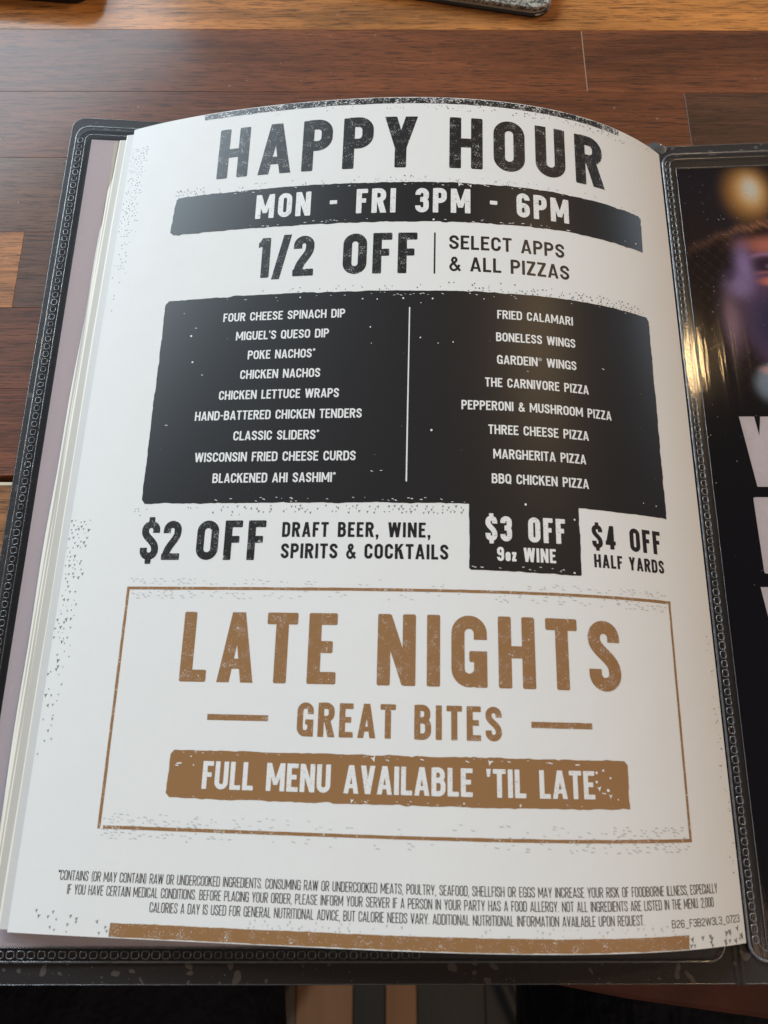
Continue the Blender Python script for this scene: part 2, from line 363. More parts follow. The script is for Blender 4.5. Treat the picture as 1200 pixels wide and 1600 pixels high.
def text(txt, u0, u1, vt, vb, mat, parent, s=.19, track=.10, space=.26, lift=LIFT1, grid=True, jitter=0, name='lettering', shear=0):
    h = vb-vt; UV = []; F = []
    for ch, x, wd in layout(txt, u0, u1, h, s, track, space):
        if ch == ' ': continue
        ps = glyph(ch, wd, s)
        if jitter: ps = [[(a+random.uniform(-1, 1)*jitter, b+random.uniform(-1, 1)*jitter) for a, b in p] if len(p) == 4 and ch in 'AVWKXYZ' and 0 else p for p in ps]
        ps = [[(u0+(x+a)*h, vb-b*h) for a, b in p] for p in ps]
        big = grid and h > 4
        try: v, f = cdt(ps, 2.0 if big else None, 10.)
        except Exception: continue
        F += [tuple(i+len(UV) for i in q) for q in f]; UV += v
    return page_mesh(name, UV, F, mat, parent, lift)
def rough_edge(pts, amp=.25, step=1.2, seed=0):
    """closed outline resampled with a torn wobble"""
    rnd = random.Random(seed); o = []; n = len(pts)
    for i in range(n):
        a = pts[i]; b = pts[(i+1) % n]; l = math.hypot(b[0]-a[0], b[1]-a[1]); k = max(1, int(l/step)); nx, ny = -(b[1]-a[1])/max(l, 1e-6), (b[0]-a[0])/max(l, 1e-6)
        off = 0
        for j in range(k):
            t = j/k; off = off*.5+rnd.gauss(0, amp)*.30
            if rnd.random() < .05: off += rnd.choice((-1, 1))*amp*.9
            e = min(1, min(t, 1-t)*k/2)
            o.append((a[0]+(b[0]-a[0])*t+nx*off*e, a[1]+(b[1]-a[1])*t+ny*off*e))
    return o
def rounded(x0, y0, x1, y1, r=.8):
    o = []
    for cx, cy, a in ((x1-r, y1-r, 0), (x0+r, y1-r, 90), (x0+r, y0+r, 180), (x1-r, y0+r, 270)):
        for d in (0, 30, 60, 90): o.append((cx+r*math.cos(R(a+d)), cy+r*math.sin(R(a+d))))
    return o
def shape(polys, mat, parent, name, lift=LIFT1, **kw):
    v, f = cdt(polys); return page_mesh(name, v, f, mat, parent, lift, **kw)
def flecks(spots, mat, parent, name, lift=LIFT1, **kw):
    """small printed flecks; each spot is (u, v, size, kind): kind 0 blob, 1 chevron, 2 dash"""
    UV = []; F = []
    for u, v, sz, kd in spots:
        b = len(UV); a = random.uniform(0, 6.28)
        if kd == 0:
            n = 5
            for i in range(n):
                rr = sz*random.uniform(.35, .62); UV.append((u+rr*math.cos(a+i*6.283/n), v+rr*math.sin(a+i*6.283/n)))
            F.append(tuple(range(b, b+n))[::-1])
        elif kd == 1:
            k = random.uniform(.8, 1.2)*sz; q = [(-.5, -.45), (-.12, -.25), (.42, -.55), (.16, .05), (.0, .55), (-.2, .05)]; t = random.uniform(-.35, .35)
            for x, y in q: UV.append((u+k*(x*math.cos(t)-y*math.sin(t)), v+k*(x*math.sin(t)+y*math.cos(t))))
            F.append(tuple(range(b, b+6))[::-1])
        else:
            k = sz; t = random.uniform(-.25, .25)+.15; q = [(-.6, -.1), (.5, -.16), (.6, .08), (-.45, .16)]
            for x, y in q: UV.append((u+k*(x*math.cos(t)-y*math.sin(t)), v+k*(x*math.sin(t)+y*math.cos(t))))
            F.append(tuple(range(b, b+4))[::-1])
    F2 = []
    for f in F:
        a = sum(UV[f[i-1]][0]*UV[f[i]][1]-UV[f[i]][0]*UV[f[i-1]][1] for i in range(len(f)))
        F2.append(f if a < 0 else f[::-1])
    return page_mesh(name, UV, F2, mat, parent, lift, kind='stuff', **kw)

# ---------------------------------------------------------------- the menu
MENU = root('menu', (-10, 80, 0), 'open restaurant menu in a dark plastic folder with a bulging white happy hour page', 'menu')
def cov(a, b):                                                    # top face of the left cover: a across to the spine, b down
    TL, TR, BL, BR = np.array((-125.2, 237.1, 6.)), np.array((107.2, 226.6, 1.8)), np.array((-131., -69.9, 1.8)), np.array((102.6, -69.1, 1.8))
    a = np.asarray(a, float)[..., None]; b = np.asarray(b, float)[..., None]
    return (TL*(1-a)+TR*a)*(1-b)+(BL*(1-a)+BR*a)*b
def covr(a, b):                                                   # right cover: a from the spine to the right
    TL, TR, BL, BR = np.array((107.9, 227.0, 1.8)), np.array((341., 238.5, 1.8)), np.array((103.3, -69.1, 1.8)), np.array((337., -68.5, 1.8))
    a = np.asarray(a, float)[..., None]; b = np.asarray(b, float)[..., None]
    return (TL*(1-a)+TR*a)*(1-b)+(BL*(1-a)+BR*a)*b
CW, CH_ = 233.0, 301.0
def sheet_outline(x0, y0, x1, y1, rr, n=6):
    """rounded rectangle, mm from the cover's top left corner; rr = radii (tl, tr, br, bl)"""
    o = []
    for (cx, cy, a, r) in ((x0+rr[0], y0+rr[0], 180, rr[0]), (x1-rr[1], y0+rr[1], 270, rr[1]), (x1-rr[2], y1-rr[2], 0, rr[2]), (x0+rr[3], y1-rr[3], 90, rr[3])):
        if r < .05: o.append((cx, cy)); continue
        for i in range(n+1): o.append((cx+r*math.cos(R(a+90*i/n)), cy+r*math.sin(R(a+90*i/n))))
    return o
def slab(name, outline, fn, lift, thick, mat, parent, bev=.15, **kw):
    """thin sheet with real thickness following cover surface fn; outline in mm"""
    n = len(outline); c = np.mean(outline, 0)
    def at(pts, z):
        p = np.array(pts); q = fn(p[:, 0]/CW, p[:, 1]/CH_); q = q.copy(); q[:, 2] += z; return q
    ins = [(x+(c[0]-x)*bev/max(8, abs(c[0]-x)), y+(c[1]-y)*bev/max(8, abs(c[1]-y))) for x, y in outline]
    V = np.concatenate([at(ins, lift), at(outline, lift-bev), at(outline, lift-thick)])
    # top face gridded by fan over the curved patch: triangulate with cdt for flatness
    F = []
    for i in range(n):
        j = (i+1) % n; F.append((i, j, n+j, n+i)[::-1]); F.append((n+i, n+j, 2*n+j, 2*n+i)[::-1])
    tv, tf = cdt([ins], 20., 20.)
    b = len(V); q = at(tv, lift); V = np.concatenate([V, q]); F += [tuple(i+b for i in f) for f in tf]
    return mk(name, V, F, mat, parent, **kw)

def blotch_mat(name, base, spot, rough, coat=1.0):
    m = M(name); v = m.uv((1000, 1000, 1000), 'Object')
    wv = m.n('ShaderNodeTexNoise', {'Vector': v, 'Scale': .16, 'Detail': 1.5}); vv = m.n('ShaderNodeVectorMath', {0: v, 1: wv.outputs['Color']}, operation='MULTIPLY_ADD')
    vv.inputs[1].default_value = (0, 0, 0)
    sc = m.n('ShaderNodeVectorMath', {0: wv.outputs['Color']}, operation='SCALE'); sc.inputs[3].default_value = 7
    ad = m.n('ShaderNodeVectorMath', {0: v, 1: sc.outputs[0]}, operation='ADD')
    vo = m.n('ShaderNodeTexVoronoi', {'Vector': ad.outputs[0], 'Scale': .24}); rnd = m.n('ShaderNodeSeparateColor', {0: vo.outputs['Color']})
    size = m.math('MULTIPLY', rnd.outputs[0], .36)
    f = m.step(m.math('SUBTRACT', size, vo.outputs['Distance']), 0.0, .035)
    n = m.noise(v, .9, 3)
    c = m.mix(m.math('MULTIPLY', f, .75), base, spot); c = m.mix(m.math('MULTIPLY', n, .35), c, tuple(x*.6 for x in base[:3])+(1,))
    sp = m.step(m.noise(v, 2.2, 1), .80, .84); c = m.mix(m.math('MULTIPLY', sp, .5), c, (.35, .34, .33, 1))
    m.set(Base_Color=c, Roughness=rough); m.b.inputs['Coat Weight'].default_value = coat; m.b.inputs['Coat Roughness'].default_value = .12
    m.bump(m.math('ADD', m.noise(v, .35, 2), m.math('MULTIPLY', m.noise(v, 3, 2), .12)), .35, .0004); return m.m
m_cover = blotch_mat('dark_printed_cover', lin(46, 43, 44), lin(98, 92, 90), .55, .06)
m_cover.node_tree.nodes['Principled BSDF'].inputs['Specular IOR Level'].default_value = .22
m_dark = blotch_mat('dark_pocket_card', lin(30, 30, 38), lin(40, 39, 46), .5, .3)
def simple(name, col, rough=.5, spec=.5, coat=0, coatr=.1, noise=.15, ns=1.5, bump=0):
    m = M(name); v = m.uv((1000, 1000, 1000), 'Object'); n = m.noise(v, ns, 3)
    m.set(Base_Color=m.mix(n, tuple(x*(1-noise) for x in col[:3])+(1,), tuple(min(1, x*(1+noise)) for x in col[:3])+(1,)), Roughness=rough)
    m.b.inputs['Specular IOR Level'].default_value = spec; m.b.inputs['Coat Weight'].default_value = coat; m.b.inputs['Coat Roughness'].default_value = coatr
    if bump: m.bump(m.noise(v, ns*2, 2), .5, bump)
    return m.m
m_mauve = simple('grey_card_insert', lin(236, 230, 240), .6, .3, .0, .2, .04, .8)
m_vinyl = simple('black_welded_vinyl', lin(34, 34, 38), .16, .7, 1, .08, .2, 3)
m_edge = simple('clear_vinyl_bead', lin(92, 94, 98), .12, .8, 1, .06, .2, 1.2, .0002)
def clear_mat():
    m = M('clear_plastic_sheet'); v = m.uv((1000, 1000, 1000), 'Object')
    vs_ = m.n('ShaderNodeMapping', {'Vector': v, 'Scale': (.34, .012, .1)}); h = m.math('ADD', m.noise(vs_.outputs[0], 1., 2), m.math('MULTIPLY', m.noise(v, 1.6, 2), .03))
    bp = m.n('ShaderNodeBump', {'Height': h, 'Strength': .5, 'Distance': .00013})
    gl = m.n('ShaderNodeBsdfGlossy', {'Color': (1, 1, 1, 1), 'Roughness': .065, 'Normal': bp.outputs[0]})
    gl2 = m.n('ShaderNodeBsdfGlossy', {'Color': (1, 1, 1, 1), 'Roughness': .42, 'Normal': bp.outputs[0]})
    gm = m.n('ShaderNodeMixShader', {0: .08}); m.L.new(gl.outputs[0], gm.inputs[1]); m.L.new(gl2.outputs[0], gm.inputs[2])
    tr = m.n('ShaderNodeBsdfTransparent', {'Color': (.96, .96, .97, 1)})
    fr = m.n('ShaderNodeFresnel', {'IOR': 1.45, 'Normal': bp.outputs[0]})
    fac = m.math('ADD', m.math('MULTIPLY', fr.outputs[0], .7), m.math('MULTIPLY', m.step(m.noise(v, 2.6, 2, .7), .66, .75), .06), clamp=True)
    mx = m.n('ShaderNodeMixShader', {0: fac}); m.L.new(tr.outputs[0], mx.inputs[1]); m.L.new(gm.outputs[0], mx.inputs[2])
    m.L.new(mx.outputs[0], m.out.inputs['Surface']); return m.m
m_clear = clear_mat()

# left and right cover boards, spine
left_cover = slab('left_cover', sheet_outline(0, 0, CW, CH_, (5, 0, 0, 5)), cov, 0, 1.5, m_cover, MENU)
right_cover = slab('right_cover', sheet_outline(0, 0, CW, CH_, (0, 5, 5, 0)), covr, 0, 1.5, m_cover, MENU)
# spine: a fold with a sunken channel and a raised lip each side
V = []; F = []
prof = [(-1.2, .05), (-.5, .22), (0, .10), (.35, -.18), (.7, .10), (1.2, .25), (1.9, .05)]
NB = 60
for i in range(NB+1):
    b = i/NB; p = cov(1., b)
    for dx, dz in prof:
        V.append((p[0]+dx+.06*math.sin(i*1.7), p[1]+(.25*math.sin(dx*3) if i in (0, NB) else 0), p[2]+dz+.05*math.sin(i*2.3+dx)))
n = len(prof)
for i in range(NB):
    for j in range(n-1): F.append((i*n+j, (i+1)*n+j, (i+1)*n+j+1, i*n+j+1))
mk('spine', V, F, m_cover, MENU, smooth=True)
# mauve card in the left pocket and the dark lining round it
slab('pocket_lining', sheet_outline(3.4, 5.6, CW-4, CH_-6.6, (5, 5, 5, 5)), cov, .30, .25, m_dark, MENU, .05)
slab('card_insert', sheet_outline(9.0, 10.8, CW-9, CH_-9.6, (.3, .3, .3, .3)), cov, .75, .4, m_mauve, MENU, .05)

# printed photograph in the right pocket
def blob(x, y, cx, cy, rx, ry, k=1.):
    return np.exp(-(((x-cx)/rx)**2+((y-cy)/ry)**2)**k)
def insert_colour(x, y):
    c = np.zeros((len(x), 3))+np.array((.006, .006, .010))
    n = lambda f, s: (np.sin(x*f+s)*np.cos(y*f*.8+s*2)+np.sin((x+y)*f*1.7+s*3)*.5)
    def lay(a, col):
        a = np.clip(a, 0, 1)[:, None]; c[:] = c*(1-a)+np.array(col)*a
    lay(.7*blob(x, y, 128, 195, 26, 30), (.018, .015, .026))
    lay(.6*blob(x, y, 118, 160, 18, 40), (.028, .014, .008))
    lay(blob(x, y, 143.0, 204, 9.5, 12.5, 2.), (.34, .17, .05)); lay(blob(x, y, 144.0, 205, 5.8, 8.0, 1.6), (.55, .40, .20)); lay(.9*blob(x, y, 144.2, 206, 3.2, 5.0, 1.4), (.50, .52, .50))
    # hair: everything under a wavy crown line, then face
    top = 191.5-((x-160)/41.)**2*12+.5*np.sin(x*.7)+.25*np.sin(x*1.9+y*.8)
    inh = 1/(1+np.exp(-(top-y)*1.6)); side = 1/(1+np.exp(-(x-116-np.maximum(0, (165-y))*.35+.8*np.sin(y*.7))*.8))
    head = inh*side*(y > 118)
    lay(head*.95, (.012, .007, .008))
    rim = np.exp(-((y-top+.8)/1.9)**2)*side; lay(rim*(.18+.5*blob(x, y, 144, 190, 12, 8))*(.75+.35*np.sin(x*2.3+y*1.9)*np.sin(x*.9)), (.40, .19, .11))
    lay(head*.5*np.clip(n(1.3, .4), 0, 1)*.6, (.06, .036, .03))
    face = 1/(1+np.exp(-(1-((x-158)/25.)**2-((y-152)/32.)**2)*9))
    lay(face*.95, (.11, .065, .13))
    lay(.9*blob(x, y, 150, 180.0, 13, 4.2, 1.4), (.46, .17, .13)); lay(.9*blob(x, y, 137.0, 171, 3.6, 9, 1.1), (.27, .20, .40))
    lay(.9*blob(x, y, 134.0, 162, 5.0, 5.5, 1.3), (.24, .18, .34)); lay(.6*blob(x, y, 130.5, 166.5, 2.2, 3.0, 1.5), (.05, .03, .07))
    lay(.95*blob(x, y, 147.5, 171.0, 7, 4.2, 2), (.03, .012, .03)); lay(.9*np.exp(-((y-(176.2-((x-147)/9)**2*2.2))/.9)**2)*blob(x, y, 147, 175, 7.5, 6, 3), (.30, .17, .30))
    lay(.8*blob(x, y, 148, 170.6, 2.6, 1.1, 1.5), (.25, .19, .27)); lay(.95*np.exp(-((y-(168.0-((x-147)/9)**2*1.2))/.7)**2)*blob(x, y, 147, 168, 7, 5, 3), (.28, .12, .16))
    lay(.95*blob(x, y, 150, 164.0, 8, 2.4, 2), (.62, .20, .15)); lay(.8*blob(x, y, 129.5, 147, 3.6, 12, 1.1), (.26, .17, .23))
    lay(.95*blob(x, y, 148, 146, 12, 14, 2), (.035, .035, .085)); lay(.75*blob(x, y, 172, 171.5, 7, 3.6), (.02, .01, .02)); lay(.5*blob(x, y, 160, 158, 3, 5), (.3, .11, .13))
    lay(.92*blob(x, y, 140.8, 121.0, 6.6, 7.4, 2.5), (.24, .30, .38)); lay(.8*blob(x, y, 141.5, 126.8, 4.8, 2.0, 2), (.52, .35, .34))
    low = 1/(1+np.exp((y-112)*.25)); lay(low*.92, (.0035, .0038, .008))
    lay(.5*blob(x, y, 290, 180, 40, 30), (.10, .05, .02)); lay(.6*blob(x, y, 250, 200, 8, 9, 2), (.5, .26, .1)); lay(.5*blob(x, y, 300, 205, 10, 12, 2), (.35, .16, .06))
    return c
nx, ny = 400, 500
aa, bb = np.meshgrid(np.linspace(8.2/CW, 1-8/CW, nx), np.linspace(12.4/CH_, 1-9/CH_, ny))
Q = covr(aa.ravel(), bb.ravel()); Q[:, 2] += .70
cc = insert_colour(Q[:, 0], Q[:, 1]); cc = np.c_[cc, np.ones(len(cc))]
Fq = [(j*nx+i, (j+1)*nx+i, (j+1)*nx+i+1, j*nx+i+1) for j in range(ny-1) for i in range(nx-1)]
m = M('printed_photograph'); at = m.n('ShaderNodeAttribute', attribute_name='print'); v = m.uv((1000, 1000, 1000), 'Object')
gr = m.math('MULTIPLY_ADD', m.noise(v, 1.1, 3, .7), 0.6, 1.25)
gc = m.n('ShaderNodeVectorMath', {0: at.outputs['Color']}, operation='SCALE'); m.L.new(gr, gc.inputs[3])
m.set(Base_Color=gc.outputs[0], Roughness=.6); m.b.inputs['Specular IOR Level'].default_value = .03
slab('pocket_lining', sheet_outline(4, 5.5, CW-3, CH_-6, (5, 5, 5, 5)), covr, .30, .25, m_dark, MENU, .05)
photo = mk('photo_insert', Q, Fq, m.m, MENU, col=cc)
m_lett = simple('grey_printed_letters', lin(224, 220, 228), .5, .3, 0, .1, .10, .6)
def flat_letter(ch, x0, yt, yb, wd, s):
    h = yt-yb; ps = [[(x0+a*h, yb+b*h) for a, b in p] for p in glyph(ch, wd, s)]
    v, f = cdt(ps, None); V = [(a, b, 1.8+.70+.03) for a, b in v]
    mk('letter', V, [q[::-1] for q in f], m_lett, photo)
flat_letter('W', 126.4, 108.4, 82.0, .78, .20)
flat_letter('E', 127.2, 78.2, 51.4, .44, .30)
flat_letter('W', 125.2, 46.8, 20.4, .78, .20)

# clear pockets with welded seams
def pocket(fn, outl, name='clear_pocket'):
    return slab(name, outl, fn, 1.30, .12, m_clear, MENU, .05)
lp = pocket(cov, sheet_outline(2.6, 4.8, CW-3.5, CH_-5.9, (5.5, 5, 5, 5.5)))
rp = pocket(covr, sheet_outline(2.6, 4.8, CW-2.6, CH_-5.9, (5.5, 5, 5, 5.5)))
def bead(fn, outl, rad, z, mat, parent, closed=True, wob=.06, name='weld_bead'):
    V = []; F = []; k = 6
    # resample
    pts = []; n = len(outl)
    for i in range(n if closed else n-1):
        a = np.array(outl[i]); b = np.array(outl[(i+1) % n]); m_ = max(1, int(np.linalg.norm(b-a)/1.5))
        for j in range(m_): pts.append(a+(b-a)*j/m_)
    if not closed: pts.append(np.array(outl[-1]))
    P3 = np.array([fn(p[0]/CW, p[1]/CH_) for p in pts]); P3[:, 2] += z; n = len(P3)
    P3 += np.random.normal(0, wob*.35, P3.shape)
    for i in range(n):
        a = P3[(i-1) % n] if closed else P3[max(i-1, 0)]; b = P3[(i+1) % n] if closed else P3[min(i+1, n-1)]
        t = b-a; t /= np.linalg.norm(t); s_ = np.array((t[1], -t[0], 0)); s_ /= np.linalg.norm(s_); rr = rad*(1+random.uniform(-.12, .12))
        for q in range(k):
            an = math.pi*q/(k-1); V.append(P3[i]+s_*math.cos(an)*rr+np.array((0, 0, 1))*math.sin(an)*rr*.8)
    for i in range(n if closed else n-1):
        j = (i+1) % n
        for q in range(k-1): F.append((i*k+q, i*k+q+1, j*k+q+1, j*k+q))
    return mk(name, V, F, mat, parent, smooth=True)
bead(cov, sheet_outline(.25, .25, CW-.3, CH_-.25, (5, .2, .2, 5)), .13, -.02, m_edge, left_cover, name='edge_bead')
bead(covr, sheet_outline(.3, .25, CW-.25, CH_-.25, (.2, 5, 5, .2)), .13, -.02, m_edge, right_cover, name='edge_bead')
bead(cov, sheet_outline(3.0, 5.2, CW-3.5, CH_-6.3, (5, 5, 5, 5)), .28, 1.15, m_edge, lp)
bead(cov, sheet_outline(6.8, 9.0, CW-7, CH_-9.9, (2.5, 3, 3, 2.5)), .16, 1.22, m_edge, lp)
bead(covr, sheet_outline(3.0, 5.2, CW-3.0, CH_-6.3, (5, 5, 5, 5)), .42, 1.10, m_edge, rp)
bead(covr, sheet_outline(8.0, 12.2, CW-8, CH_-9.4, (.2, .2, .2, .2)), .13, 1.25, m_edge, rp)
bead(covr, sheet_outline(5.6, 7.8, CW-5.6, CH_-8.8, (3.2, 3.2, 3.2, 3.2)), .16, 1.22, m_edge, rp)
# one welded loop, copied along the seams
def loop_mesh(a, b, r, t=.15, hh=.15):
    V = []; F = []; o = [(x, y) for x, y in sheet_outline(-a/2, -b/2, a/2, b/2, (r,)*4, 2)]; n = len(o)
    for x, y in o:
        l = math.hypot(x, y)
        for d, z in ((t, 0), (t*.3, hh), (-t*.6, hh*.9), (-t, 0)): V.append((x+x/l*d, y+y/l*d, z))
    for i in range(n):
        j = (i+1) % n
        for q in range(3): F.append((i*4+q, j*4+q, j*4+q+1, i*4+q+1))
    me = bpy.data.meshes.new('weld_loop'); me.from_pydata([(x/1000, y/1000, z/1000) for x, y, z in V], [], F); me.polygons.foreach_set('use_smooth', [True]*len(F)); me.materials.append(m_edge); me.update(); return me
LM = loop_mesh(1.9, 2.2, .6)
def loops(fn, pocket_o, path, pitch, z=1.37):
    (x0, y0), (x1, y1) = path; L = math.hypot(x1-x0, y1-y0); n = int(L/pitch)
    for i in range(n+1):
        x = x0+(x1-x0)*i/n; y = y0+(y1-y0)*i/n; p = fn(x/CW, y/CH_)
        o = bpy.data.objects.new('weld_loop', LM); scene.collection.objects.link(o); o.parent = pocket_o
        off = ROOTLOC[MENU.name]; o.location = ((p[0]-off[0])/1000, (p[1]-off[1])/1000, (p[2]+z-off[2])/1000)
        o.rotation_euler = (0, 0, R(90 if y0 == y1 else 0)+random.uniform(-.12, .12)); k = random.uniform(.86, 1.05); o.scale = (k, k*random.uniform(.9, 1.05), random.uniform(.6, 1.2))
loops(cov, lp, ((5.0, 12.0), (5.0, CH_-10)), 2.95)
loops(cov, lp, ((8.0, CH_-8.1), (140, CH_-8.1)), 2.95)
loops(covr, rp, ((4.9, 10.0), (4.9, CH_-12)), 2.95)

def dust(fn, spots, z, parent, name='dust_specks'):
    V = []; F = []
    for x, y, r_, l_, a_ in spots:
        p = fn(x/CW, y/CH_); b0 = len(V)
        for q in range(5): V.append((p[0]+r_*math.cos(q*1.2566)*math.cos(a_)*l_-r_*math.sin(q*1.2566)*math.sin(a_), p[1]+r_*math.cos(q*1.2566)*math.sin(a_)*l_+r_*math.sin(q*1.2566)*math.cos(a_), p[2]+z))
        F.append(tuple(range(b0, b0+5)))
    return mk(name, V, F, simple('pale_dust', lin(150, 146, 140), .8), parent, kind='stuff')
rs = random.Random(3)
dust(covr, [(rs.uniform(8, 60)*1.0, 14+abs(rs.gauss(0, 1))*95, rs.uniform(.06, .22), 1, 0) for _ in range(210)]+[(rs.uniform(10, 50), rs.uniform(20, 280), .035, rs.uniform(20, 60), rs.uniform(0, 3.1)) for _ in range(14)], 1.33, rp)
dust(cov, [(rs.uniform(.8, 2.2), rs.uniform(5, 290), rs.uniform(.05, .13), 1, 0) for _ in range(50)]+[(rs.uniform(9, 22), rs.uniform(20, 280), rs.uniform(.04, .1), 1, 0) for _ in range(30)]+[(rs.uniform(10, 220), rs.uniform(295, 300), rs.uniform(.05, .12), 1, 0) for _ in range(40)], 1.33, lp)
# pages under the top one, fanned a little to the left
def page_sheet(name, dl, dz, v0, v1, mat, parent):
    us = np.concatenate([np.linspace(-dl, 0, 5)[:-1] if dl > 0 else [], np.arange(0, PW, 2.0), [PW]]); vs = np.concatenate([np.arange(v0, v1, 5.0), [v1]])
    U, Vv = np.meshgrid(us, vs); U = U.ravel(); Vv = Vv.ravel()
    if dl > 0: U = np.where(U < 0, U*(1+.05*np.sin(Vv/37.+dl*2)+.02*np.sin(Vv/9.+dl)), U)
    nrm = page_nrm(U, Vv); P3 = page_pt(U, Vv).copy()
    P3[:, 2] -= dz
    n = len(us); mrow = len(vs)
    F = [(j*n+i, (j+1)*n+i, (j+1)*n+i+1, j*n+i+1) for j in range(mrow-1) for i in range(n-1)]
    # thickness: a second layer under the first with side walls
    P4 = P3.copy(); P4[:, 2] -= .11; N0 = len(P3)
    F += [(N0+a, N0+d, N0+c, N0+b) for a, b, c, d in F]
    rim = [j*n for j in range(mrow)]+[(mrow-1)*n+i for i in range(1, n)]+[j*n+n-1 for j in range(mrow-2, -1, -1)]+[i for i in range(n-2, 0, -1)]
    for i in range(len(rim)):
        a, b = rim[i], rim[(i+1) % len(rim)]; F.append((a, N0+a, N0+b, b))
    uvs = np.stack([U, Vv], -1)
    return mk(name, np.concatenate([P3, P4]), F, mat, parent, uv=np.concatenate([uvs, uvs]), smooth=False), nrm
page, _n = page_sheet('page', 0, 0, 0, PH, m_paper, MENU)
page['label'] = 'top page printed with the happy hour offer'
me = page.data; me.polygons.foreach_set('use_smooth', [True]*len(me.polygons)); me.normals_split_custom_set_from_vertices([tuple(x) for x in _n]+[tuple(-x) for x in _n])
for k, (dl, dz, v0, v1, mt) in enumerate([(3.0, .28, 2.0, PH-.6, stack_mat('paper_cool', lin(214, 214, 212), 3.0)), (5.9, .62, 4.0, PH-1.2, stack_mat('paper_grey', lin(202, 198, 190), 5.9)), (6.9, .80, 4.3, PH-.9, stack_mat('paper_grey', lin(198, 194, 184), 6.9)), (7.9, .98, 5.0, PH-1.8, stack_mat('paper_grey', lin(192, 188, 182), 7.9))]):
    page_sheet('page', dl, dz, v0, v1, mt, MENU)

# ---------------------------------------------------------------- print on the top page (mm: u from the left, v from the top)
T = lambda *a, **k: text(*a[:5], a[5], page, **k)
# top edge strip
shape([rough_edge([(31, .25), (193, .25), (192.7, 2.7), (31.5, 2.7)], .12, .9, 3)], ink_mat('black_ink_strip', BLACK, .8, lo=.56, hi=.60), page, 'printed_strip')
T('HAPPY HOUR', 38.7, 184.4, 8.5, 30.15, m_ink_d, s=.195, track=.185, space=.155)
shape([rough_edge([(23.6, 37.2), (24.6, 36.4), (70, 36.1), (130, 36.2), (199.5, 36.6), (200.6, 37.6), (200.2, 52.2), (150, 52.2), (100, 52.3), (24.0, 52.3), (22.6, 51.0)], .26, 1.1, 5)], m_ink, page, 'printed_banner')
T('MON - FRI 3PM - 6PM', 55.3, 169.0, 38.75, 48.65, m_white_d, s=.195, track=.145, space=.40, lift=LIFT2)
T('1/2', 57.6, 78.0, 56.75, 72.7, m_ink_d, s=.19, track=.06)
T('OFF', 90.0-1.6, 114.4, 56.75, 72.7, m_ink_d, s=.195, track=.13)
shape([[(120.2, 56.7), (120.75, 56.7), (120.75, 72.8), (120.2, 72.8)]], m_ink, page, 'printed_rule')
T('SELECT APPS', 125.5, 166.6, 57.6, 63.1, m_ink, s=.175, track=.12, space=.28)
T('& ALL PIZZAS', 125.5, 168.1, 66.05, 71.6, m_ink, s=.175, track=.12, space=.28)
# big panel with its tab
pan = [(24.4, 81), (25.6, 79.6), (68, 79.2), (116, 79.4), (163, 79.3), (199, 79.5), (200, 81), (199.9, 154.3), (167.4, 154.1), (167.3, 175.6), (166.8, 175.9), (132.6, 175.4), (132.0, 174.9), (132.1, 154.4), (70, 154.4), (25.6, 154.4), (24.5, 153)]
shape([rough_edge(pan, .22, 1.2, 9)], m_ink, page, 'printed_panel')
shape([rough_edge([(112.0, 85.7), (112.4, 85.7), (112.42, 147.4), (111.95, 147.4)], .02, 2, 2)], m_white, page, 'printed_rule', lift=LIFT2)
LEFT = [('FOUR CHEESE SPINACH DIP', 46.8, 90.1, 89.2), ("MIGUEL'S QUESO DIP", 52.0, 84.8, 96.5), ('POKE NACHOS*', 56.8, 80.4, 103.8), ('CHICKEN NACHOS', 54.7, 82.5, 111.0), ('CHICKEN LETTUCE WRAPS', 47.8, 89.2, 118.4),
        ('HAND-BATTERED CHICKEN TENDERS', 40.0, 97.1, 125.7), ('CLASSIC SLIDERS*', 54.1, 83.2, 133.0), ('WISCONSIN FRIED CHEESE CURDS', 41.4, 95.6, 140.35), ('BLACKENED AHI SASHIMI*', 48.2, 89.3, 147.6)]
RIGHT = [('FRIED CALAMARI', 142.0, 168.6, 89.2), ('BONELESS WINGS', 141.5, 169.1, 97.6), ('GARDEIN® WINGS', 141.7, 169.1, 105.9), ('THE CARNIVORE PIZZA', 137.6, 173.1, 114.25), ('PEPPERONI & MUSHROOM PIZZA', 129.8, 181.0, 122.55),
         ('THREE CHEESE PIZZA', 138.5, 172.2, 130.8), ('MARGHERITA PIZZA', 140.0, 170.8, 139.1), ('BBQ CHICKEN PIZZA', 139.4, 171.3, 147.4)]
for t, a, b, v in LEFT+RIGHT: T(t, a, b, v-3.25, v, m_white, s=.168, track=.085, space=.30, lift=LIFT2)
T('$2', 25.9, 39.4, 160.2, 173.05, m_ink_d, s=.185, track=.10)
T('OFF', 44.8, 67.5, 160.2, 173.05, m_ink_d, s=.195, track=.15)
T('DRAFT BEER, WINE,', 72.8, 120.0, 160.8, 165.6, m_ink, s=.19, track=.13, space=.34)
T('SPIRITS & COCKTAILS', 72.8, 125.6, 167.7, 172.45, m_ink, s=.19, track=.12, space=.30)
T('$3 OFF', 137.2, 162.6, 158.1, 166.15, m_white_d, s=.20, track=.12, space=.42, lift=LIFT2)
T('9oz WINE', 140.7, 159.2, 167.95, 172.4, m_white, s=.19, track=.10, space=.30, lift=LIFT2)
T('$4 OFF', 171.4, 196.4, 159.05, 166.7, m_ink, s=.19, track=.13, space=.42)
T('HALF YARDS', 171.7, 197.0, 168.6, 172.85, m_ink, s=.19, track=.12, space=.30)
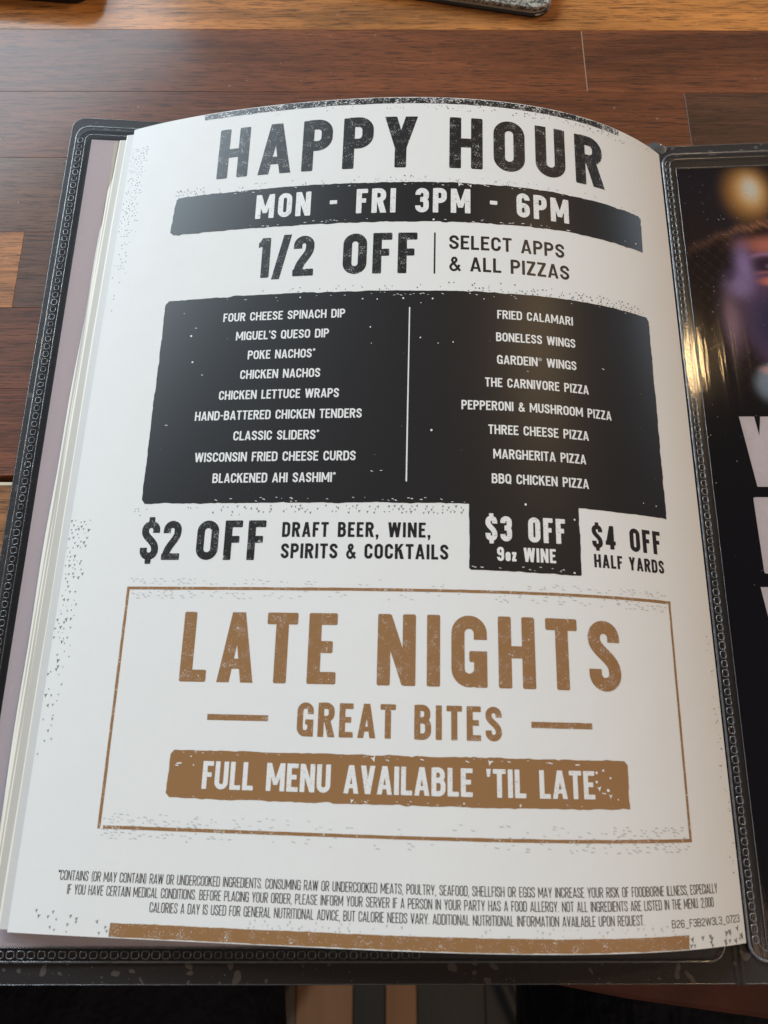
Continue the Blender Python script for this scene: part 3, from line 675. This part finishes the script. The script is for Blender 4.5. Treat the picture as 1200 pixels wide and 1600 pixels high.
# framed box
def bar(a, b, c, d, mat, name, seed=1, amp=.05): shape([rough_edge([(a, b), (c, b), (c, d), (a, d)], amp, 1.5, seed)], mat, page, name)
bar(23.2, 181.6, 198.4, 182.5, m_brown_l, 'printed_frame', 1); bar(24.9, 251.0, 198.3, 251.9, m_brown_l, 'printed_frame', 2)
bar(23.2, 182.55, 24.1, 251.9, m_brown_l, 'printed_frame', 3); bar(197.5, 182.55, 198.3, 250.95, m_brown_l, 'printed_frame', 4)
T('LATE', 43.4, 91.9, 189.4, 210.4, m_brown_d, s=.188, track=.165)
T('NIGHTS', 104.3, 178.4, 189.4, 210.4, m_brown_d, s=.188, track=.16)
T('GREAT BITES', 80.9, 141.1, 215.7, 225.3, m_brown_d, s=.185, track=.14, space=.28)
bar(53.4, 219.6, 72.1, 221.3, m_brown_d, 'printed_rule', 6, .06); bar(149.8, 219.6, 168.1, 221.3, m_brown_d, 'printed_rule', 7, .06)
shape([rough_edge([(43.2, 231.0), (44.2, 229.9), (95, 229.9), (143, 229.9), (177.5, 229.9), (178.5, 231), (178.4, 243), (142, 243.1), (95, 243.2), (44, 242.9), (42.8, 241.8)], .24, 1.1, 13)], m_brown, page, 'printed_banner')
T("FULL MENU AVAILABLE 'TIL LATE", 53.5, 167.9, 232.8, 240.4, m_white_b, s=.185, track=.075, space=.34, lift=LIFT2)
# small print
T('*CONTAINS (OR MAY CONTAIN) RAW OR UNDERCOOKED INGREDIENTS. CONSUMING RAW OR UNDERCOOKED MEATS, POULTRY, SEAFOOD, SHELLFISH OR EGGS MAY INCREASE YOUR RISK OF FOODBORNE ILLNESS, ESPECIALLY', 13.2, 206.2, 263.05, 265.6, m_ink, s=.088, track=.065, space=.30)
T('IF YOU HAVE CERTAIN MEDICAL CONDITIONS. BEFORE PLACING YOUR ORDER, PLEASE INFORM YOUR SERVER IF A PERSON IN YOUR PARTY HAS A FOOD ALLERGY. NOT ALL INGREDIENTS ARE LISTED IN THE MENU. 2,000', 16.5, 204.2, 266.55, 269.1, m_ink, s=.088, track=.065, space=.30)
T('CALORIES A DAY IS USED FOR GENERAL NUTRITIONAL ADVICE, BUT CALORIE NEEDS VARY. ADDITIONAL NUTRITIONAL INFORMATION AVAILABLE UPON REQUEST.', 41.5, 180.4, 270.15, 272.7, m_ink, s=.088, track=.065, space=.30)
T('B26_F3B2W3L3_0723', 189.0, 214.0, 271.75, 273.75, m_ink, s=.10, track=.11)
shape([rough_edge([(30.5, 275.7), (194.4, 275.7), (194.2, 279.15), (30.4, 279.15)], .10, 1.0, 21)], m_brown_d, page, 'printed_strip')

# flecks and halftone marks
rn = random.uniform
def band(n, u0, u1, v0, v1, sz, kd, fu=None):
    o = []
    for _ in range(n):
        u, v = rn(u0, u1), rn(v0, v1)
        if fu and random.random() > fu(u, v): continue
        o.append((u, v, rn(*sz), kd if kd is not None else random.choice((0, 1, 2))))
    return o
def lattice(u0, u1, v0, v1, pu, pv, sz, kd, keep, sh=.5):
    o = []; j = 0; v = v0
    while v < v1:
        u = u0+(pu*sh if j % 2 else 0)
        while u < u1:
            if random.random() < keep(u, v): o.append((u+rn(-.28, .28)*pu, v+rn(-.28, .28)*pv, *((rn(*sz), kd) if kd == 0 or random.random() < .85 else (rn(*sz)*.5, 0))))
            u += pu
        v += pv; j += 1
    return o
S = []
S += lattice(1.0, 8.5, 10, 86, 1.25, 1.25, (.35, .62), 0, lambda u, v: max(0, 1-(v-10)/82)*(.95 if u < 8.2-(v-10)*.045 else .15)*(1 if v < 55 else .6))
S += lattice(.8, 7.2, 160, 240, 1.5, 1.45, (.45, 1.2), 1, lambda u, v: max(.0, 1-(v-160)/78)**.8*(.95 if u < 7-(v-160)*.03 else .2))
S += lattice(23.5, 46, 33.1, 36.0, 1.3, .95, (.4, .75), 0, lambda u, v: max(.08, 1-(u-23)/22)*.8)
S += band(46, 46, 150, 33.4, 36, (.3, .55), 0)+band(26, 100, 199, 33.9, 36, (.25, .45), 0)
S += lattice(112, 199, 76.0, 79.3, 1.5, .95, (.4, .75), 0, lambda u, v: min(1, (u-105)/80)*(.35+.6*(v-75.5)/3.6))+band(22, 60, 112, 77, 79, (.3, .5), 0)
S += lattice(46, 131, 155.6, 158.2, 1.7, .95, (.6, .95), 1, lambda u, v: min(1, (u-40)/70)*.75)+band(16, 22, 60, 155.5, 158.5, (.3, .5), 0)
S += band(70, 120, 197, 3.2, 5.6, (.3, .6), 0)+band(20, 60, 120, 3.2, 5, (.2, .4), 0)
S += band(20, 194.8, 214.5, 274.6, 279, (.9, 1.5), 1)+band(16, 3, 30, 273.6, 279, (.6, 1.2), 1)+band(36, 212.6, 215.2, 188, 262, (.35, .8), 2)+band(10, 196, 211, .5, 3.8, (.25, .5), 0)
flecks(S, m_half, page, 'halftone_marks')
S = []
for (v0, v1) in ((179.2, 181.3), (182.9, 185.4), (247.9, 250.8), (252.2, 254.7)):
    S += lattice(24.6, 197, v0, v1, 1.9, .72, (.7, 1.15), 2, lambda u, v: (.12+.85*(abs(u-111)/87)**1.6)*(.9-.5*abs(v-(v0+v1)/2)/1.6))
S += lattice(70, 196, 273.6, 275.5, 2.4, .85, (.5, .9), 1, lambda u, v: .15+.55*(abs(u-130)/66))
flecks(S, m_half_l, page, 'halftone_marks')
# chips of bare paper inside the printed areas
S = [(u, v, rn(.35, .9), k) for u, v, k in [(66, 82, 2), (74, 81, 0), (96, 82.3, 0), (101, 82.5, 0), (107, 81, 2), (110, 82.3, 0), (116, 80.6, 1), (120, 82.4, 0), (135, 80.5, 2), (137.5, 82, 0), (141, 81, 2), (32, 85, 0), (37, 91, 2), (35.5, 94, 0), (37, 104, 0), (41, 109, 2),
      (99, 93, 0), (99.5, 99, 0), (116, 97, 0), (122, 99, 0), (127, 98.5, 0), (101, 144, 2), (104, 143.8, 2), (30, 127, 2), (50, 153.4, 2), (55, 153.0, 2), (66, 153.2, 2), (72, 153, 1), (75, 152.8, 2), (108, 153.2, 2), (114, 153, 2), (191, 150, 0), (196, 150.4, 1), (150, 154, 0), (165.8, 158, 0), (120, 130, 0), (165, 176 - .9, 0), (116, 84, 0), (152, 108, 2), (179, 104, 2)]]
S += band(26, 40, 190, 79.9, 81.2, (.3, .8), 2)+band(22, 60, 131, 152.6, 154, (.3, .8), 2)+band(30, 40, 170, 36.4, 37.4, (.3, .9), 2)+band(30, 50, 170, 50.9, 52, (.3, 1.), 2)
S += [(74+i*3.1, 51.4-(i % 2)*.5, rn(.6, 1.3), 2) for i in range(4)]+[(129, 37, 1.3, 1), (133, 37.4, 1.0, 1), (197, 49.5, .6, 0), (120, 51.5, .8, 0), (192, 50, .35, 0)]
S += band(14, 133, 166, 173.9, 175.2, (.3, .7), 2)+band(22, 26, 198, 82, 152, (.1, .18), 0)
flecks(S, m_white, page, 'paper_chips', lift=LIFT2)
S = [(46, 233.6, 1.4, 2), (45.4, 234.2, 1.0, 2), (49.5, 231.6, .5, 0), (50.5, 234, .5, 0), (104, 231, 1.8, 1), (108, 231.2, .9, 2), (118, 230.8, 1., 2), (131, 231, 1, 2), (137.5, 231.2, 1.6, 1), (143, 230.8, .9, 2), (98, 242.4, 1.3, 1), (102, 242.5, .9, 2), (130, 242.2, .7, 0), (146, 242.4, .6, 0),
     (168.6, 233.3, .8, 0), (170.7, 232.6, .9, 0), (172.8, 234.6, .7, 0), (168.5, 235.8, .8, 0), (169.3, 237.6, 1.2, 1), (170.6, 238.8, 1.1, 2), (171.9, 238.0, .9, 0), (172.6, 239.6, 1.5, 1), (174.8, 240.4, .5, 0), (163, 231.2, 1.2, 2), (155, 230.9, 1.1, 2)]
S += band(26, 46, 176, 230.2, 231, (.2, .6), 2)+band(22, 46, 176, 242, 242.8, (.2, .6), 2)
flecks(S, m_white, page, 'paper_chips', lift=LIFT2)

# torn, curled bit of plastic at the top of the spine
V = []; F = []
for i in range(7):
    for j in range(5):
        a = i/6; b = j/4; V.append((106.0+7.5*a+.5*math.sin(b*5), 227.4-3.2*b+.8*math.sin(a*6), 2.0+1.3*math.sin(a*3.1)*math.cos(b*1.9)+.25*math.sin(i*2+j)))
for i in range(6):
    for j in range(4): F.append((i*5+j, i*5+j+1, (i+1)*5+j+1, (i+1)*5+j))
mk('torn_plastic_flap', V, F, m_edge, MENU, smooth=True)

# ---------------------------------------------------------------- wooden tables of staves
def wood_mat():
    m = M('oiled_table_wood'); tc = m.n('ShaderNodeTexCoord'); oi = m.n('ShaderNodeObjectInfo')
    rv = m.n('ShaderNodeCombineXYZ', {0: m.math('MULTIPLY', oi.outputs['Random'], 37.), 1: m.math('MULTIPLY', oi.outputs['Random'], 91.), 2: m.math('MULTIPLY', oi.outputs['Random'], 11.)})
    ad = m.n('ShaderNodeVectorMath', {0: tc.outputs['Object'], 1: rv.outputs[0]}, operation='ADD')
    g1 = m.n('ShaderNodeMapping', {'Vector': ad.outputs[0], 'Scale': (11, 170, 170)}); g2 = m.n('ShaderNodeMapping', {'Vector': ad.outputs[0], 'Scale': (85, 1500, 900)})
    a = m.noise(g1.outputs[0], 1., 9, .70, .9); b = m.noise(g2.outputs[0], 1., 5, .7, .2); w_ = m.noise(m.n('ShaderNodeMapping', {'Vector': ad.outputs[0], 'Scale': (5, 24, 24)}).outputs[0], 1., 2, .5, .8)
    col = oi.outputs['Color']
    k = m.math('ADD', m.math('MULTIPLY', a, 1.0), m.math('MULTIPLY', w_, .8)); k = m.math('ADD', k, m.math('MULTIPLY', b, .45))
    val = m.n('ShaderNodeMapRange', {'Value': k, 'From Min': .75, 'From Max': 1.5, 'To Min': .30, 'To Max': 2.1}).outputs[0]
    sc = m.n('ShaderNodeVectorMath', {0: col}, operation='SCALE'); m.L.new(val, sc.inputs[3])
    pore = m.step(b, .50, .60); c = m.mix(m.math('MULTIPLY', pore, .72), sc.outputs[0], (.020, .011, .007, 1))
    sp_ = m.step(m.noise(m.n('ShaderNodeMapping', {'Vector': tc.outputs['Object'], 'Scale': (1000, 1000, 1000)}).outputs[0], .55, 1), .80, .82); c = m.mix(m.math('MULTIPLY', sp_, .5), c, (.42, .34, .28, 1)); m.set(Base_Color=c, Roughness=m.math('MULTIPLY_ADD', b, .25, .42)); m.b.inputs['Specular IOR Level'].default_value = .2
    m.b.inputs['Coat Weight'].default_value = .22; m.b.inputs['Coat Roughness'].default_value = .15
    m.bump(m.math('ADD', m.math('MULTIPLY', b, -1.), m.math('MULTIPLY', a, .35)), .35, .0004); return m.m
m_wood = wood_mat()
def stave(x0, x1, y0, y1, tint, parent, thick=28, z=0, skew=0):
    e = .02; g = .10
    o = [(x0+e, y0+e), (x1-e+0, y0+e), (x1-e+skew, y1-e), (x0+e+0, y1-e)]
    c = ((x0+x1)/2, (y0+y1)/2)
    ins = [(x+(g if x < c[0] else -g), y+(g if y < c[1] else -g)) for x, y in o]
    V = [(x, y, z) for x, y in ins]+[(x, y, z-.08) for x, y in o]+[(x, y, z-thick) for x, y in o]
    F = [(0, 1, 2, 3), (11, 10, 9, 8)]
    for i in range(4):
        j = (i+1) % 4; F += [(i+4, j+4, j, i), (i+8, j+8, j+4, i+4)]
    s = mk('stave', V, F, m_wood, parent); s.color = tint; return s
GOLD = lin(172, 114, 60); RED = lin(100, 56, 33); DARK = lin(78, 49, 35); TAN = lin(150, 98, 58); GREYB = lin(92, 62, 44)
def jit(c): k = rn(.85, 1.15); return (c[0]*k, c[1]*k*rn(.95, 1.05), c[2]*k*rn(.92, 1.08), 1)
TAB = root('table', (0, 500, -750), 'large wooden table of narrow red brown and golden staves under the menu', 'table')
FIX = {290.3: [(-420, 176, GOLD), (176, 560, DARK)], 256.5: [(-330, 84.6, RED), (84.6, 430, RED)], 222.8: [(-210, 125, RED), (125, 420, DARK)], 187.2: [(-260, -20, GREYB), (-20, 200, RED)],
       153.6: [(-420, -140.6, TAN), (-140.6, 90, GREYB)], 120.0: [(-300, 60, RED)], 86.4: [(-360, 20, RED)]}
ys = [86.4, 120.0, 153.6, 187.2, 222.8, 256.5, 290.3]+[290.3+33.8*k for k in range(1, 18)]
TX0, TX1 = -620, 620
for k in range(len(ys)-1):
    y0, y1 = ys[k], ys[k+1]; segs = FIX.get(y0, [])
    if segs:
        lo = segs[0][0]; hi = segs[-1][1]; segs = list(segs)
        segs.insert(0, (TX0, lo, random.choice((GOLD, RED, DARK, TAN))))
        segs.append((hi, TX1, random.choice((GOLD, RED, DARK, TAN))))
    else:
        x = TX0; 
        while x < TX1:
            l = rn(220, 420); segs.append((x, min(TX1, x+l) if TX1-x-l > 60 else TX1, random.choice((GOLD, RED, DARK, TAN, RED)))); x = segs[-1][1]
    for a, b, t in segs: stave(a, b, y0, y1, jit(t), TAB)
# pale filler in the one open joint
mk('joint_filler', [(84.45, 257.2, .03), (84.85, 257.2, .03), (84.7, 289.6, .03), (84.25, 289.6, .03)], [(0, 1, 2, 3)], simple('pale_filler', lin(150, 122, 104), .6), TAB)
m_metal = simple('black_metal', lin(30, 29, 28), .4, .5)
def tube(name, pts, r, mat, parent, k=10):
    V = []; F = []; n = len(pts); P3 = np.array(pts, float)
    for i in range(n):
        t = P3[min(i+1, n-1)]-P3[max(i-1, 0)]; t /= np.linalg.norm(t); a = np.cross(t, (0, 0, 1) if abs(t[2]) < .9 else (1, 0, 0)); a /= np.linalg.norm(a); b = np.cross(t, a)
        for q in range(k): V.append(P3[i]+(a*math.cos(6.2832*q/k)+b*math.sin(6.2832*q/k))*r)
    for i in range(n-1):
        for q in range(k): F.append((i*k+q, i*k+(q+1) % k, (i+1)*k+(q+1) % k, (i+1)*k+q))
    F.append(tuple(range(k))[::-1]); F.append(tuple((n-1)*k+q for q in range(k)))
    return mk(name, V, F, mat, parent, smooth=False)
for sx in (-1, 1):
    for yy in (180, 640): tube('leg', [(sx*540, yy, -28), (sx*540, yy, -749)], 25, m_metal, TAB)
LED = root('table', (0, 10, -750), 'narrow front table of wood staves beyond the dark gap, under the open menu', 'table')
yl = [-62.0, -26, 10.0, 46.0, 82.6]
for k in range(4):
    x = TX0; first = True
    while x < TX1:
        l = rn(200, 380); x1 = x+l if TX1-x-l > 60 else TX1; stave(x, x1, yl[k]+(.2 if k == 3 else 0), yl[k+1], jit(TAN if (k == 3) else random.choice((RED, DARK, TAN))), LED); x = x1
mk('edge_strip', [(TX0, 82.75, .1), (TX1, 82.75, .1), (TX1, 83.9, .1), (TX0, 83.9, .1), (TX0, 83.9, -20), (TX1, 83.9, -20), (TX0, 82.75, -20), (TX1, 82.75, -20)], [(0, 1, 2, 3), (3, 2, 5, 4), (1, 0, 6, 7)], simple('cream_edge_banding', lin(214, 196, 168), .5), LED)
tube('column', [(10, -10, -28), (10, -10, -730)], 30, m_metal, LED)
for ex, ey in ((-170, -380), (190, -390), (-170, 160), (190, 160)): tube('foot', [(10, -10, -722), (10+(ex)*.5, -10+(ey+10)*.5, -728), (ex, ey, -738)], 9, m_metal, LED)

# ---------------------------------------------------------------- things at the back of the table
def solid(name, outline, z0, z1, mat, parent=None, bev=.6, loc=None, **kw):
    n = len(outline); c = np.mean(outline, 0)
    ins = [(x+(c[0]-x)/np.hypot(c[0]-x, c[1]-y)*bev, y+(c[1]-y)/np.hypot(c[0]-x, c[1]-y)*bev) for x, y in outline]
    V = [(x, y, z1) for x, y in ins]+[(x, y, z1-bev) for x, y in outline]+[(x, y, z0) for x, y in outline]
    F = [tuple(range(n)), tuple(range(2*n, 3*n))[::-1]]
    for i in range(n):
        j = (i+1) % n; F += [(i+n, j+n, j, i), (i+2*n, j+2*n, j+n, i+n)]
    return mk(name, V, F, mat, parent, loc=loc, **kw)
def rot_outline(o, ang, ox, oy):
    c, s = math.cos(ang), math.sin(ang); return [(ox+x*c-y*s, oy+x*s+y*c) for x, y in o]
mm = M('mottled_grey_cover'); v = mm.uv((1000, 1000, 1000), 'Object'); nn = mm.noise(v, .55, 4, .65, 1.5)
mm.set(Base_Color=mm.mix(mm.step(nn, .46, .56), lin(74, 70, 66), lin(176, 172, 162)), Roughness=.45); m_mott = mm.m
CL = root('closed_menu', (-30, 400, 0), 'mottled grey closed menu at the table back, only its rounded corner in view', 'menu')
oc = rot_outline([(x-74, y) for x, y in [(-150, 0)]+[(72-8+8*math.cos(R(a)), 8-8*1+8+8*math.sin(R(a))-8+0) for a in range(-90, 1, 15)]+[(72, 200), (-150, 200)]], R(-9.), 74, 303.6)
solid('front_cover', oc, 3.0, 4.6, m_mott, CL, .5)
solid('page_block', [(x+(np.mean([p[0] for p in oc])-x)*.012, y+(np.mean([p[1] for p in oc])-y)*.02) for x, y in oc], 1.4, 2.95, m_paper2, CL, .05)
solid('back_cover', oc, .1, 1.35, m_vinyl, CL, .3)
CAD = root('black_tray', (-150, 370, 0), 'low black tray at the far left of the table, cut off by the top edge', 'tray')
outl = sheet_outline(0, 0, 120, 90, (9, 9, 9, 9), 5); outl = [(x, -y) for x, y in outl][::-1]
outl = rot_outline(outl, R(-5), -240, 404.0)
cx, cy = -178, 354
solid('base', outl, 0.1, 3, m_metal, CAD, 1)
V = [(x*.985+cx*.015, y*.985+cy*.015, 3.05) for x, y in outl]+[(x, y, 11) for x, y in outl]; n = len(outl)
Vi = [(x*.97+cx*.03, y*.97+cy*.03, 11) for x, y in outl]+[(x*.95+cx*.05, y*.95+cy*.05, 4) for x, y in outl]
F = []
for i in range(n):
    j = (i+1) % n; F += [(i, j, n+j, n+i), (n+i, n+j, 2*n+j, 2*n+i), (2*n+i, 2*n+j, 3*n+j, 3*n+i)]
mk('rim', V+Vi, F, m_metal, CAD)

# ---------------------------------------------------------------- below the table: floor, chair, the person's lap
FC = [lin(150, 112, 82), lin(104, 98, 92), lin(168, 128, 94), lin(86, 86, 82), lin(120, 104, 88)]
fl = mk('floor', [(-2500, -2500, -752), (2500, -2500, -752), (2500, 3500, -752), (-2500, 3500, -752)], [(0, 1, 2, 3)], simple('dark_subfloor', lin(60, 52, 46), .8), None, kind='structure')
m_fl = M('worn_floor_board'); oi = m_fl.n('ShaderNodeObjectInfo'); v = m_fl.uv((40, 3, 10), 'Object'); nz = m_fl.noise(v, 1., 4, .6, .5)
sc = m_fl.n('ShaderNodeVectorMath', {0: oi.outputs['Color']}, operation='SCALE'); m_fl.L.new(m_fl.math('MULTIPLY_ADD', nz, .7, .65), sc.inputs[3]); m_fl.set(Base_Color=sc.outputs[0], Roughness=.5)
xs = [-620, -520, -420, -330, -240, -175, -102, -35, 3, 40, 120, 200, 290, 380, 480, 580, 680]
for i in range(len(xs)-1):
    for (ya, yb) in ((-900, -140), (-138, 700)):
        a, b = xs[i]+.8, xs[i+1]-.8; c = lin(160, 114, 80) if xs[i] in (-102, 3) else (lin(60, 58, 53) if xs[i] in (-35, 40, 120, 200) else random.choice(FC))
        V = [(a, ya, -748), (b, ya, -748), (b, yb-1, -748), (a, yb-1, -748), (a, ya, -751.5), (b, ya, -751.5), (b, yb-1, -751.5), (a, yb-1, -751.5)]
        s_ = mk('floor_board', V, [(0, 1, 2, 3), (0, 4, 5, 1), (1, 5, 6, 2), (2, 6, 7, 3), (3, 7, 4, 0)], m_fl.m, fl); s_.color = c
CHR = root('wooden_chair', (330, -120, -750), 'dark red brown wooden chair pushed against the table at lower right', 'chair')
m_cw = simple('dark_red_chair_wood', lin(92, 52, 42), .7, .4, 0, .1, .5, .06)
seat = [(62, -97.5), (100, -104.0), (152, -110.5), (300, -128), (480, -128), (520, -80), (520, 200), (480, 240), (120, 240), (66, 200)]
solid('seat', seat, -124, -100, m_cw, CHR, 3)
for x, y in ((110, 200), (480, 200), (480, -80), (200, -70)): tube('leg', [(x, y, -124), (x+(x-300)*.06, y, -747)], 15, m_cw, CHR)

def skin(name, verts, edges, radii, mat, parent=None, sub=2):
    me = bpy.data.meshes.new(name); me.from_pydata([(x/1000, y/1000, z/1000) for x, y, z in verts], edges, []); o = bpy.data.objects.new(name, me); scene.collection.objects.link(o)
    md = o.modifiers.new('skin', 'SKIN'); md.use_smooth_shade = True
    for i, r in enumerate(radii): me.skin_vertices[0].data[i].radius = (r[0]/1000, r[1]/1000)
    me.skin_vertices[0].data[0].use_root = True
    s_ = o.modifiers.new('sub', 'SUBSURF'); s_.levels = sub; s_.render_levels = sub; me.materials.append(mat)
    dg = bpy.context.evaluated_depsgraph_get(); nm = bpy.data.meshes.new_from_object(o.evaluated_get(dg)); o.modifiers.clear(); o.data = nm
    return o
m_tr = simple('dark_navy_trousers', lin(24, 26, 36), .85, .2, 0, .1, .5, .05, .012)
PER = bpy.data.objects.new('person', None)
# legs grown as one surface from the pelvis: thighs forward under the table, shins down, feet on the floor
vs = [(15, -560, -215), (15, -560, -60), (-85, -520, -222), (-140, -330, -226), (-158, -120, -226), (-150, 60, -240), (-130, 85, -400), (-132, 70, -560), (-134, 40, -700),
      (105, -520, -222), (150, -330, -232), (152, -120, -236), (160, 60, -240), (178, 90, -400), (180, 75, -560), (182, 45, -700)]
es = [(0, 1), (0, 2), (2, 3), (3, 4), (4, 5), (5, 6), (6, 7), (7, 8), (0, 9), (9, 10), (10, 11), (11, 12), (12, 13), (13, 14), (14, 15)]
rd = [(110, 95), (105, 90), (104, 92), (112, 90), (112, 84), (80, 70), (58, 58), (52, 52), (46, 46), (92, 92), (88, 88), (82, 82), (66, 66), (58, 58), (52, 52), (46, 46)]
lap = skin('person', vs, es, rd, m_tr)
lap['label'] = 'person seated at the table edge, only the dark trousered lap in view below the menu'; lap['category'] = 'person'
bpy.data.objects.remove(PER)
m_shoe = simple('black_shoe', lin(22, 20, 20), .4)
for x in (-134, 182):
    V = []; F = []; st = [(0, 40, 46, 70), (45, 44, 48, 62), (110, 44, 46, 40), (170, 46, 44, 30), (215, 34, 32, 20)]; k = 12
    for yy, rx, rb, hh in st:
        for q in range(k):
            a = 6.2832*q/k; V.append((x+rx*math.cos(a), 20+yy-40, -746+max(0, hh*(math.sin(a)+.6))*.9))
    for i in range(len(st)-1):
        for q in range(k): F.append((i*k+q, i*k+(q+1) % k, (i+1)*k+(q+1) % k, (i+1)*k+q))
    F.append(tuple(range(k))); F.append(tuple((len(st)-1)*k+q for q in range(k))[::-1])
    s_ = mk('shoe', np.array(V), F, m_shoe, None, smooth=True); s_.parent = lap
print('objects', len(bpy.data.objects))
